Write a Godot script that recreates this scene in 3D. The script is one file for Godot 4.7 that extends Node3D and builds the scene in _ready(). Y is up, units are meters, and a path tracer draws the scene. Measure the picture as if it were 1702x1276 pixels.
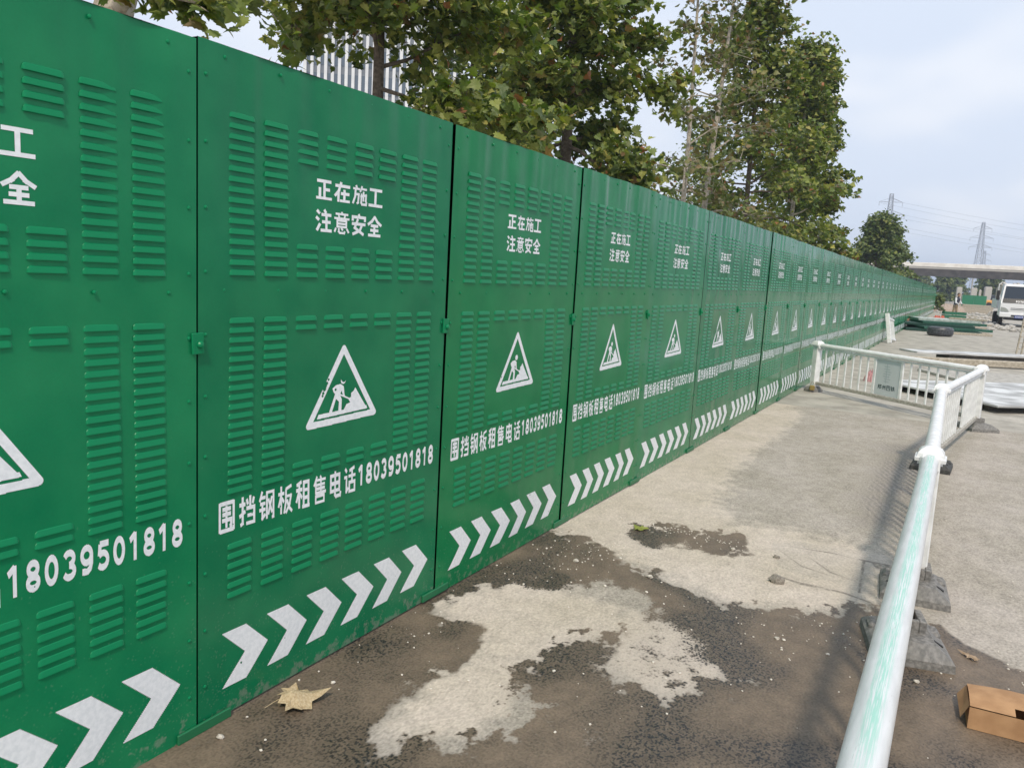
extends Node3D
# Green steel site hoarding running away along a concrete road, white guard rails on the right, plane trees behind.
# World: x to the right of the camera's fence-parallel axis, y up, -z along the fence away from the camera. D(x, y, f) = point f metres along the fence.

const EYE := 1.5748
const FENCE_X := -2.052
const SUN_TO := Vector3(-0.27, -0.77, -0.58)     # the way sunlight travels: to the left, down and away from the camera

var M := {}
var cam: Camera3D
var rng := RandomNumberGenerator.new()

func D(x: float, y: float, f: float) -> Vector3:
	return Vector3(x, y, -f)

# ---------------------------------------------------------------- naming
func numbered(called: String, parent: Node) -> String:
	var key := "n_" + called
	var k: int = parent.get_meta(key) if parent.has_meta(key) else 0
	parent.set_meta(key, k + 1)
	return called if k == 0 else "%s_%03d" % [called, k]

func tag(o: Node, label: String, category: String, group := "") -> Node:
	o.set_meta("label", label)
	o.set_meta("category", category)
	if group != "":
		o.set_meta("group", group)
	return o

func thing(called: String, label: String, category: String, at := Vector3.ZERO, turn := 0.0, group := "") -> Node3D:
	var o := Node3D.new()
	o.name = numbered(called, self)
	add_child(o)
	o.position = at
	o.rotation.y = turn
	tag(o, label, category, group)
	return o

func put(mesh: Mesh, called: String, mat: Material, parent: Node, at := Vector3.ZERO) -> MeshInstance3D:
	var o := MeshInstance3D.new()
	o.name = numbered(called, parent)
	o.mesh = mesh
	if mat != null:
		o.material_override = mat
	o.position = at
	parent.add_child(o)
	return o

func new_st() -> SurfaceTool:
	var st := SurfaceTool.new()
	st.begin(Mesh.PRIMITIVE_TRIANGLES)
	return st

func done(st: SurfaceTool, called: String, mat: Material, parent: Node, at := Vector3.ZERO) -> MeshInstance3D:
	return put(st.commit(), called, mat, parent, at)

func structure(o: Node) -> Node:
	o.set_meta("kind", "structure")
	return o

func stuff(o: Node) -> Node:
	o.set_meta("kind", "stuff")
	return o

# ---------------------------------------------------------------- shapes
func tri(st: SurfaceTool, a: Vector3, b: Vector3, c: Vector3, out: Vector3) -> void:
	var n := (b - a).cross(c - a)
	if n.length_squared() < 1e-16:
		return
	n = n.normalized()
	if n.dot(out) > 0.0:
		st.set_normal(n); st.add_vertex(a); st.set_normal(n); st.add_vertex(c); st.set_normal(n); st.add_vertex(b)
	else:
		st.set_normal(-n); st.add_vertex(a); st.set_normal(-n); st.add_vertex(b); st.set_normal(-n); st.add_vertex(c)

func face(st: SurfaceTool, p: Array, out: Vector3) -> void:
	for i in range(1, p.size() - 1):
		tri(st, p[0], p[i], p[i + 1], out)

func box(st: SurfaceTool, c: Vector3, s: Vector3, b := Basis(), bev := 0.0) -> void:
	var h := s / 2.0
	var e: float = min(bev, min(h.x, min(h.y, h.z)) * 0.9)
	var ax := [Vector3.RIGHT, Vector3.UP, Vector3.BACK]
	for a in 3:
		var u: Vector3 = ax[(a + 1) % 3]
		var v: Vector3 = ax[(a + 2) % 3]
		for sg in [-1.0, 1.0]:
			var n: Vector3 = ax[a] * sg
			var o: Vector3 = n * h[a]
			var du: Vector3 = u * (h[(a + 1) % 3] - e)
			var dv: Vector3 = v * (h[(a + 2) % 3] - e)
			face(st, [c + b * (o + du + dv), c + b * (o + du - dv), c + b * (o - du - dv), c + b * (o - du + dv)], b * n)
	if e > 0.0:
		for a in 3:                                     # chamfered edges parallel to axis a
			var i1 := (a + 1) % 3
			var i2 := (a + 2) % 3
			for s1 in [-1.0, 1.0]:
				for s2 in [-1.0, 1.0]:
					var l: Vector3 = ax[a] * (h[a] - e)
					var p1: Vector3 = ax[i1] * s1 * h[i1] + ax[i2] * s2 * (h[i2] - e)
					var p2: Vector3 = ax[i1] * s1 * (h[i1] - e) + ax[i2] * s2 * h[i2]
					face(st, [c + b * (p1 + l), c + b * (p1 - l), c + b * (p2 - l), c + b * (p2 + l)], b * (ax[i1] * s1 + ax[i2] * s2))
		for sx in [-1.0, 1.0]:
			for sy in [-1.0, 1.0]:
				for sz in [-1.0, 1.0]:
					var k := Vector3(sx, sy, sz)
					var q := [Vector3(h.x, h.y - e, h.z - e) * k, Vector3(h.x - e, h.y, h.z - e) * k, Vector3(h.x - e, h.y - e, h.z) * k]
					tri(st, c + b * q[0], c + b * q[1], c + b * q[2], b * k)

func bar(st: SurfaceTool, a: Vector3, b: Vector3, w: float, t := -1.0) -> void:
	var z := (b - a).normalized()
	var up := Vector3.UP if absf(z.y) < 0.95 else Vector3.RIGHT
	var x := up.cross(z).normalized()
	box(st, (a + b) / 2.0, Vector3(w, t if t > 0.0 else w, a.distance_to(b)), Basis(x, z.cross(x), z))

# a tube of rings: path points, radii; smooth sides
func tube(st: SurfaceTool, p: Array, r: Array, sides := 8, caps := true) -> void:
	var rings := []
	var nrm := []
	var x := Vector3.ZERO
	for i in p.size():
		var z: Vector3 = (p[min(i + 1, p.size() - 1)] - p[max(i - 1, 0)]).normalized()
		if x == Vector3.ZERO:
			x = (Vector3.UP if absf(z.y) < 0.9 else Vector3.RIGHT).cross(z).normalized()
		else:
			x = (x - z * x.dot(z)).normalized()
		var y := z.cross(x)
		var ring := []
		var ns := []
		for k in sides:
			var t := TAU * k / sides
			var d := x * cos(t) + y * sin(t)
			ring.append(p[i] + d * r[i])
			ns.append(d)
		rings.append(ring)
		nrm.append(ns)
	for i in p.size() - 1:
		for k in sides:
			var k2 := (k + 1) % sides
			for q in [[i, k], [i + 1, k], [i + 1, k2], [i, k], [i + 1, k2], [i, k2]]:
				st.set_normal(nrm[q[0]][q[1]])
				st.add_vertex(rings[q[0]][q[1]])
	if caps:
		face(st, rings[0], p[0] - p[1])
		face(st, rings[-1], p[-1] - p[-2])

# rectangles stacked along y: [[y, half x, half z], ...]
func loft(st: SurfaceTool, c: Vector3, l: Array, top := true, bottom := true) -> void:
	var k := [Vector3(1, 0, 1), Vector3(1, 0, -1), Vector3(-1, 0, -1), Vector3(-1, 0, 1)]
	for i in l.size():
		var q := []
		for s in k:
			q.append(c + Vector3(s.x * l[i][1], l[i][0], s.z * l[i][2]))
		if i == 0 and bottom:
			face(st, q, Vector3.DOWN)
		if i == l.size() - 1 and top:
			face(st, q, Vector3.UP)
		if i > 0:
			for j in 4:
				var j2 := (j + 1) % 4
				var a := []
				for m in [j, j2]:
					a.append(c + Vector3(k[m].x * l[i - 1][1], l[i - 1][0], k[m].z * l[i - 1][2]))
				face(st, [a[0], a[1], q[j2], q[j]], Vector3(k[j].x + k[j2].x, 0.1 * (l[i - 1][1] - l[i][1]), k[j].z + k[j2].z))

func lathe(st: SurfaceTool, c: Vector3, l: Array, sides := 24, b := Basis()) -> void:   # [[y, r], ...]
	for i in l.size() - 1:
		for k in sides:
			var q := []
			for m in [[i, k], [i + 1, k], [i + 1, k + 1], [i, k + 1]]:
				var t: float = TAU * m[1] / sides
				q.append(c + b * Vector3(cos(t) * l[m[0]][1], l[m[0]][0], sin(t) * l[m[0]][1]))
			var tm := TAU * (k + 0.5) / sides
			var dr: float = l[i + 1][1] - l[i][1]
			var dy: float = l[i + 1][0] - l[i][0]
			var out: Vector3 = b * Vector3(cos(tm) * dy, -dr, sin(tm) * dy)
			face(st, q, out)

# ---------------------------------------------------------------- materials
func srgb(r: float, g: float, b: float) -> Color:      # a real-world base colour given in linear light
	return Color(r, g, b).linear_to_srgb()

func mat(r: float, g: float, b: float, rough := 0.7, metal := 0.0) -> StandardMaterial3D:
	var m := StandardMaterial3D.new()
	m.albedo_color = srgb(r, g, b)
	m.roughness = rough
	m.metallic = metal
	m.cull_mode = BaseMaterial3D.CULL_DISABLED
	return m

func noise_tex(sd: int, freq: float, stops: Array, size := 512, oct := 5, warp := 0.0) -> NoiseTexture2D:
	var n := FastNoiseLite.new()
	n.seed = sd
	n.noise_type = FastNoiseLite.TYPE_SIMPLEX_SMOOTH
	n.frequency = freq
	n.fractal_octaves = oct
	if warp > 0.0:
		n.domain_warp_enabled = true
		n.domain_warp_amplitude = warp
	var t := NoiseTexture2D.new()
	t.width = size
	t.height = size
	t.seamless = true
	t.noise = n
	var g := Gradient.new()
	var offs := PackedFloat32Array()
	var cols := PackedColorArray()
	for s in stops:
		offs.append(s[0])
		cols.append(s[1])
	g.offsets = offs
	g.colors = cols
	t.color_ramp = g
	return t

func noise_normal(sd: int, freq: float, strength: float, size := 512, oct := 4) -> NoiseTexture2D:
	var t := noise_tex(sd, freq, [[0.0, Color.BLACK], [1.0, Color.WHITE]], size, oct)
	t.as_normal_map = true
	t.bump_strength = strength
	return t

func tri_mat(m: StandardMaterial3D, scale: float) -> StandardMaterial3D:
	m.uv1_triplanar = true
	m.uv1_world_triplanar = true
	m.uv1_scale = Vector3.ONE * scale
	return m

func worn(sd: int, a: Array, b: Array, rough: float, scale: float, freq := 0.02, bump := 0.0) -> StandardMaterial3D:   # two tones of one stuff, mottled
	var m := mat(1, 1, 1, rough)
	m.albedo_color = Color.WHITE
	m.albedo_texture = noise_tex(sd, freq, [[0.25, srgb(a[0], a[1], a[2])], [0.75, srgb(b[0], b[1], b[2])]], 512, 6)
	if bump > 0.0:
		m.normal_enabled = true
		m.normal_texture = noise_normal(sd + 7, freq * 3.0, bump)
	return tri_mat(m, scale)

func noise_bytes(sd: int, freq: float, oct: int, w: int, h: int) -> PackedByteArray:
	var n := FastNoiseLite.new()
	n.seed = sd
	n.noise_type = FastNoiseLite.TYPE_SIMPLEX_SMOOTH
	n.frequency = freq
	n.fractal_octaves = oct
	return n.get_image(w, h, false, false, true).get_data()

# ---------------------------------------------------------------- the printed characters, drawn as strokes on a 100 x 100 square
const GLYPHS := {
	"正": [12, "8,11 92,11", "50,11 50,90", "50,50 84,50", "24,42 24,90", "3,92 97,92"],
	"在": [12, "6,20 95,20", "42,1 28,44 4,72", "26,48 26,99", "62,36 62,92", "40,57 92,57", "36,92 96,92"],
	"施": [10, "3,20 47,20", "20,3 27,17", "19,20 17,60 4,96", "18,47 41,47 38,88 29,94", "62,3 49,34", "56,18 97,18", "52,58 92,46 92,74 85,76", "74,30 74,80", "60,40 60,86 66,94 95,94 97,80"],
	"工": [13, "7,12 93,12", "50,12 50,90", "2,91 98,91"],
	"注": [12, "8,6 25,20", "3,36 20,49", "7,96 26,64", "50,1 62,16", "34,23 95,23", "64,23 64,92", "37,56 91,56", "29,93 98,93"],
	"意": [9, "50,0 50,10", "11,11 89,11", "30,16 34,28", "70,16 66,28", "3,31 97,31", "22,41 78,41 78,69 22,69 22,41", "22,55 78,55", "14,76 5,95", "32,76 32,92 39,97 66,97 70,88", "47,74 57,85", "81,76 95,94"],
	"安": [12, "47,0 52,12", "8,34 8,16 92,16 92,34", "43,24 23,66 86,96", "74,46 58,78 9,97", "3,47 97,47"],
	"全": [12, "52,2 30,27 3,44", "48,2 70,27 97,44", "24,48 76,48", "50,48 50,92", "22,69 78,69", "7,93 93,93"],
	"围": [11, "9,2 9,98", "9,6 92,6", "92,2 92,98", "9,94 92,94", "25,25 76,25", "25,42 76,42", "23,60 78,60 77,80 68,82", "49,14 49,86"],
	"挡": [11, "2,26 39,26", "22,1 22,88 8,93", "2,64 39,50", "69,1 69,38", "47,11 55,30", "92,9 84,30", "45,42 94,42 94,97", "52,66 94,66", "44,91 94,91"],
	"钢": [10, "21,1 4,34", "14,22 42,22", "7,43 41,43", "2,62 42,62", "22,43 22,92 42,79", "51,98 51,8 94,8 94,94 84,96", "84,24 60,84", "60,30 86,80"],
	"板": [10, "2,27 43,27", "22,1 22,98", "21,34 4,72", "26,42 41,58", "93,6 53,15", "55,14 54,60 43,98", "55,40 90,40 80,70 54,98", "62,52 76,80 98,97"],
	"租": [11, "40,4 5,14", "2,32 46,32", "24,10 24,98", "22,38 4,74", "28,46 44,62", "56,94 56,8 90,8 90,94", "56,36 90,36", "56,64 90,64", "46,94 99,94"],
	"售": [9, "29,0 6,34", "20,20 20,64", "22,15 94,15", "58,4 58,60", "22,31 88,31", "22,46 88,46", "18,61 97,61", "52,0 60,12", "20,73 82,73 82,96 20,96 20,73"],
	"电": [12, "12,15 84,15 84,72 12,72 12,15", "12,44 84,44", "48,0 48,86 57,94 92,94 96,80"],
	"话": [11, "9,3 24,17", "2,36 22,36 22,90 39,77", "89,4 46,14", "39,34 98,34", "69,10 69,60", "47,59 92,59 92,93 47,93 47,59"],
	"郑": [10, "10,6 18,16", "42,4 34,16", "6,24 48,24", "2,46 52,46", "28,24 28,46 4,92", "30,54 48,88", "62,4 62,98", "62,8 92,8 78,44 94,62 88,78 74,78"],
	"州": [10, "30,4 30,60 12,98", "57,8 57,92", "86,4 86,98", "12,30 6,56", "42,30 47,54", "68,30 74,54"],
	"四": [11, "8,10 92,10 92,96 8,96 8,10", "36,12 36,46 20,64", "62,12 62,58 82,58"],
	"铁": [10, "21,1 4,34", "14,22 42,22", "7,43 41,43", "2,62 42,62", "22,43 22,92 42,79", "60,8 50,34", "54,27 95,27", "46,54 98,54", "73,2 73,54 46,98", "75,58 98,96"],
}

func seg_quad(a: Vector2, b: Vector2, w: float, ea: float, eb: float) -> PackedVector2Array:
	var d := (b - a).normalized()
	var n := d.orthogonal() * w / 2.0
	var p := a - d * ea
	var q := b + d * eb
	return PackedVector2Array([p + n, q + n, q - n, p - n])

func glyph_polys(ch: String, box2: Rect2) -> Array:          # box2: u, v of the lower left corner and size, in metres; strokes come out as convex quads
	var out := []
	var lines := []
	var w := 12.0
	var wide := 100.0
	if GLYPHS.has(ch):
		var g: Array = GLYPHS[ch]
		w = g[0] * 1.17
		for i in range(1, g.size()):
			var pts := []
			for xy in String(g[i]).split(" "):
				var s := xy.split(",")
				pts.append(Vector2(float(s[0]), float(s[1])))
			lines.append(pts)
	else:
		w = 23.0
		match ch:
			"1":
				lines = [[Vector2(16, 27), Vector2(55, 6)], [Vector2(55, 0), Vector2(55, 100)]]
			"0":
				lines = [arc(50, 50, 32, 40, 0, 360)]
			"8":
				lines = [arc(50, 28, 28, 19, 0, 360), arc(50, 72, 33, 19, 0, 360)]
			"3":
				lines = [arc(48, 29, 30, 20, 200, 450), arc(48, 71, 34, 20, -90, 160)]
			"9":
				lines = [arc(50, 34, 32, 25, 0, 360), [Vector2(82, 30), Vector2(82, 62), Vector2(74, 80), Vector2(56, 90), Vector2(20, 88)]]
			"5":
				lines = [[Vector2(88, 10), Vector2(26, 10)], [Vector2(28, 10), Vector2(22, 50)], arc(46, 66, 35, 25, 225, 505)]
	for l in lines:
		for i in l.size() - 1:
			var inner_a: bool = i > 0 or l[0] == l[-1]
			var inner_b: bool = i < l.size() - 2 or l[0] == l[-1]
			var k := 0.5 if GLYPHS.has(ch) else 0.12
			var q := seg_quad(l[i], l[i + 1], w, w * k if inner_a else 0.0, w * k if inner_b else 0.0)
			var r := PackedVector2Array()
			for p in q:
				r.append(box2.position + Vector2(p.x / wide * box2.size.x, (1.0 - p.y / 100.0) * box2.size.y))
			out.append(r)
	return out

func arc(cx: float, cy: float, rx: float, ry: float, a0: float, a1: float) -> Array:
	var o := []
	var n := int(absf(a1 - a0) / 18.0)
	for i in n + 1:
		var t := deg_to_rad(lerpf(a0, a1, float(i) / n))
		o.append(Vector2(cx + cos(t) * rx, cy + sin(t) * ry))
	if absf(a1 - a0) >= 359.0:
		o[-1] = o[0]
	return o

# cuts convex or simple polygons into rows, joins what overlaps, takes away chipped spots -> [[v0, v1, u0, u1], ...]
func row_runs(polys: Array, step: float, chips := []) -> Array:
	var lo := 1e9
	var hi := -1e9
	for p in polys:
		for q in p:
			lo = minf(lo, q.y)
			hi = maxf(hi, q.y)
	var out := []
	var n := int(ceil((hi - lo) / step))
	for r in n:
		var v := lo + (r + 0.5) * step
		var iv := []
		for p in polys:
			var xs := []
			var m: int = p.size()
			for i in m:
				var a: Vector2 = p[i]
				var b: Vector2 = p[(i + 1) % m]
				if (a.y > v) != (b.y > v):
					xs.append(a.x + (v - a.y) / (b.y - a.y) * (b.x - a.x))
			xs.sort()
			for i in range(0, xs.size() - 1, 2):
				iv.append([xs[i], xs[i + 1]])
		iv.sort_custom(func(a, b): return a[0] < b[0])
		var run := []
		for q in iv:
			if run.size() > 0 and q[0] <= run[-1][1] + 1e-5:
				run[-1][1] = maxf(run[-1][1], q[1])
			else:
				run.append(q.duplicate())
		for c in chips:
			var dy: float = (v - c[1]) / c[2]
			if absf(dy) < 1.0:
				var hw: float = c[2] * sqrt(1.0 - dy * dy) * (0.75 + 0.5 * absf(sin(v * 900.0 + c[0] * 71.0)))
				var next := []
				for q in run:
					if q[1] <= c[0] - hw or q[0] >= c[0] + hw:
						next.append(q)
					else:
						if q[0] < c[0] - hw:
							next.append([q[0], c[0] - hw])
						if q[1] > c[0] + hw:
							next.append([c[0] + hw, q[1]])
				run = next
		for q in run:
			out.append([lo + r * step, minf(lo + (r + 1) * step, hi), q[0], q[1]])
	return out

# ---------------------------------------------------------------- camera, sky, sun
func _ready() -> void:
	rng.seed = 4711
	cam = Camera3D.new()
	cam.name = "camera"
	cam.fov = 2.0 * rad_to_deg(atan(638.0 / 1334.97))
	cam.near = 0.05
	cam.far = 4000.0
	add_child(cam)
	cam.transform = Transform3D(Basis(Vector3(0.8717043, 0.0553085, -0.48690099), Vector3(-0.11570217, 0.98874699, -0.09482823), Vector3(0.47617708, 0.13899767, 0.86829432)), Vector3(0, EYE, 0))
	cam.current = true

	var we := WorldEnvironment.new()
	we.name = "environment"
	var env := Environment.new()
	env.background_mode = Environment.BG_SKY
	env.tonemap_mode = Environment.TONE_MAPPER_LINEAR
	env.tonemap_exposure = 1.34
	env.sdfgi_enabled = true
	env.ssao_enabled = true
	env.ssil_enabled = true
	env.fog_enabled = true
	env.fog_density = 0.0007
	env.fog_light_color = Color(0.80, 0.86, 0.95)
	var sky := Sky.new()
	var sm := PanoramaSkyMaterial.new()
	sm.panorama = ImageTexture.create_from_image(sky_image())
	sm.energy_multiplier = 1.0
	sky.sky_material = sm
	env.sky = sky
	we.environment = env
	add_child(we)

	var sun := DirectionalLight3D.new()
	sun.name = "sun"
	add_child(sun)
	sun.look_at_from_position(Vector3.ZERO, SUN_TO, Vector3.UP)
	sun.light_energy = 0.66
	sun.light_color = Color(1.0, 0.95, 0.87)
	sun.light_angular_distance = 4.5
	sun.shadow_enabled = true

	materials()
	ground()
	fence()
	guard_rails()
	trees()
	background()
	yard()
	small_things()

func sky_image() -> Image:
	var w := 1024
	var h := 512
	var n := FastNoiseLite.new()
	n.seed = 12
	n.noise_type = FastNoiseLite.TYPE_SIMPLEX_SMOOTH
	n.frequency = 1.0
	n.fractal_octaves = 5
	var img := Image.create(w, h, false, Image.FORMAT_RGBF)
	for y in h:
		var el := (0.5 - (y + 0.5) / h) * PI
		for x in w:
			var az := (x + 0.5) / w * TAU
			var d := Vector3(cos(az) * cos(el), sin(el), sin(az) * cos(el))
			var up := maxf(d.y, 0.0)
			var s := 2.2 / (up + 0.22)                       # clouds lie in a flat layer: squeezed towards the horizon
			var c := n.get_noise_3d(d.x * s * 0.55, 3.0 + up * 0.6, d.z * s * 0.55)
			c = smoothstep(-0.30, 0.55, c)
			var blue := Color(0.645, 0.71, 0.82).lerp(Color(0.59, 0.67, 0.81), pow(up, 0.6))
			var col := blue.lerp(Color(0.80, 0.825, 0.875), c * 0.7)
			if d.y < 0.0:
				col = Color(0.30, 0.28, 0.25)
			img.set_pixel(x, y, col * 0.93)
	return img

func materials() -> void:
	M.white = worn(21, [0.68, 0.69, 0.69], [0.84, 0.85, 0.85], 0.38, 1.3, 0.012)
	M.white_dirty = worn(22, [0.30, 0.28, 0.24], [0.52, 0.50, 0.45], 0.6, 2.2, 0.02)
	M.steel_green = mat(0.012, 0.155, 0.062, 0.42)
	M.rubber = worn(23, [0.13, 0.128, 0.122], [0.26, 0.25, 0.235], 0.75, 3.0, 0.02, 3.0)
	M.rubber_dark = worn(20, [0.03, 0.03, 0.03], [0.07, 0.07, 0.065], 0.7, 3.0)
	M.black = worn(24, [0.012, 0.012, 0.013], [0.03, 0.03, 0.03], 0.6, 2.0)
	M.concrete = worn(25, [0.36, 0.34, 0.31], [0.50, 0.48, 0.44], 0.85, 0.6, 0.02, 3.0)
	M.plate = worn(26, [0.34, 0.34, 0.335], [0.70, 0.71, 0.72], 0.55, 0.35, 0.008)
	M.plate_dark = worn(27, [0.06, 0.055, 0.05], [0.14, 0.12, 0.10], 0.6, 1.0)
	M.timber = worn(28, [0.30, 0.26, 0.20], [0.52, 0.47, 0.39], 0.8, 1.1, 0.02, 3.0)
	M.card = worn(29, [0.36, 0.20, 0.095], [0.46, 0.27, 0.135], 0.8, 2.0, 0.01)
	M.glass = mat(0.03, 0.04, 0.055, 0.08)
	M.brass = mat(0.45, 0.33, 0.12, 0.4, 0.8)
	M.skin = mat(0.42, 0.24, 0.16, 0.6)

# ---------------------------------------------------------------- ground
const NEAR_X0 := -2.1
const NEAR_W := 4.1
const NEAR_F0 := 1.2
const NEAR_L := 10.0
const DRY_ONE := [[-2.02, 2.89], [-1.94, 3.23], [-1.81, 3.55], [-1.60, 3.58], [-1.38, 3.65], [-1.22, 3.54], [-1.17, 3.34], [-1.30, 3.09], [-1.33, 2.97], [-1.35, 2.85], [-1.38, 2.65], [-1.31, 2.48], [-1.20, 2.31], [-1.25, 2.21], [-1.34, 2.11], [-1.43, 2.07], [-1.55, 2.10], [-1.65, 2.19], [-1.64, 2.36], [-1.58, 2.56], [-1.63, 2.78], [-1.70, 2.95], [-1.82, 2.94]]
const DRY_TWO := [[-1.14, 3.43], [-1.08, 3.58], [-0.91, 3.52], [-0.81, 3.45], [-0.67, 3.41], [-0.58, 3.33], [-0.59, 3.20], [-0.70, 3.07], [-0.74, 2.85], [-0.80, 2.83], [-0.93, 2.85], [-1.05, 2.77], [-1.12, 2.89], [-1.12, 3.08], [-1.22, 3.18]]
const DRY_THREE := [[-1.03, 2.41], [-0.98, 2.48], [-0.93, 2.39], [-0.97, 2.34]]
const WET_MAIN := [[-2.10, 1.0], [-2.10, 4.41], [-2.03, 4.39], [-1.69, 4.30], [-1.54, 4.05], [-1.42, 3.98], [-1.26, 4.12], [-0.95, 3.97], [-0.70, 3.94], [-0.51, 3.96], [-0.40, 4.08], [-0.35, 4.23], [-0.21, 4.28], [-0.12, 4.10], [0.08, 4.29], [0.28, 4.12], [0.41, 3.91], [0.62, 3.55], [0.9, 2.9], [1.1, 1.0]]
const WET_TWO := [[-1.64, 4.67], [-1.59, 4.93], [-1.32, 4.88], [-1.15, 4.95], [-0.98, 4.98], [-0.94, 4.64], [-1.08, 4.44], [-1.28, 4.50], [-1.57, 4.58]]
const PALE := [[-2.10, 4.40], [-2.10, 5.13], [-2.10, 6.83], [-2.10, 11.2], [-1.75, 11.2], [-1.53, 10.0], [-1.52, 7.44], [-1.35, 5.43], [-1.04, 5.31], [-0.75, 5.41], [-0.48, 5.33], [-0.21, 5.34], [-0.12, 4.54], [-0.22, 4.33], [-0.40, 4.08], [-0.70, 3.94], [-0.95, 3.97], [-1.26, 4.12], [-1.42, 3.98]]
const CRACKS := [[[-0.75, 4.46], [-0.58, 4.385], [-0.37, 4.40], [-0.22, 4.345], [-0.22, 4.36], [-0.37, 4.425], [-0.58, 4.42]], [[-0.36, 5.05], [-0.18, 5.05], [-0.18, 5.01], [-0.34, 5.02]], [[-0.33, 5.04], [-0.315, 5.04], [-0.285, 4.46], [-0.295, 4.46]], [[-0.80, 4.92], [-0.62, 4.70], [-0.42, 4.62], [-0.62, 4.685]], [[-0.80, 5.00], [-0.50, 5.06], [-0.36, 5.03], [-0.50, 5.045]], [[-0.28, 5.02], [-0.18, 5.02], [-0.18, 4.90], [-0.25, 4.94]], [[-0.62, 4.90], [-0.46, 4.70], [-0.30, 4.62], [-0.47, 4.685]]]
const RAIL_SHADOW := [[-0.42, 5.75], [-0.50, 6.6], [-0.46, 8.0], [-0.52, 9.2], [-0.12, 9.4], [-0.10, 7.2], [-0.10, 5.9]]
const MEND := [[-0.84, 4.98], [-0.71, 5.15], [-0.20, 5.21], [-0.10, 4.71], [-0.26, 4.49], [-0.45, 4.55], [-0.71, 4.57]]

func mask(adds: Array, takes: Array, halves: Array, w: int, h: int, soft: int, full_w: int, full_h: int) -> PackedByteArray:
	var img := Image.create(w, h, false, Image.FORMAT_L8)
	for pass_k in 3:
		for poly in [adds, takes, halves][pass_k]:
			var pts := []
			for q in poly:
				pts.append(Vector2((q[0] - NEAR_X0) / NEAR_W * w, (q[1] - NEAR_F0) / NEAR_L * h))
			for y in h:
				var xs := []
				for i in pts.size():
					var a: Vector2 = pts[i]
					var b: Vector2 = pts[(i + 1) % pts.size()]
					if (a.y > y + 0.5) != (b.y > y + 0.5):
						xs.append(a.x + (y + 0.5 - a.y) / (b.y - a.y) * (b.x - a.x))
				xs.sort()
				for i in range(0, xs.size() - 1, 2):
					var x0 := int(maxf(xs[i], 0.0))
					var x1 := int(minf(xs[i + 1], w))
					if x1 > x0:
						img.fill_rect(Rect2i(x0, y, x1 - x0, 1), [Color.WHITE, Color.BLACK, Color(0.40, 0.40, 0.40)][pass_k])
	img.resize(w / soft, h / soft, Image.INTERPOLATE_LANCZOS)
	img.resize(full_w, full_h, Image.INTERPOLATE_CUBIC)
	return img.get_data()

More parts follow.
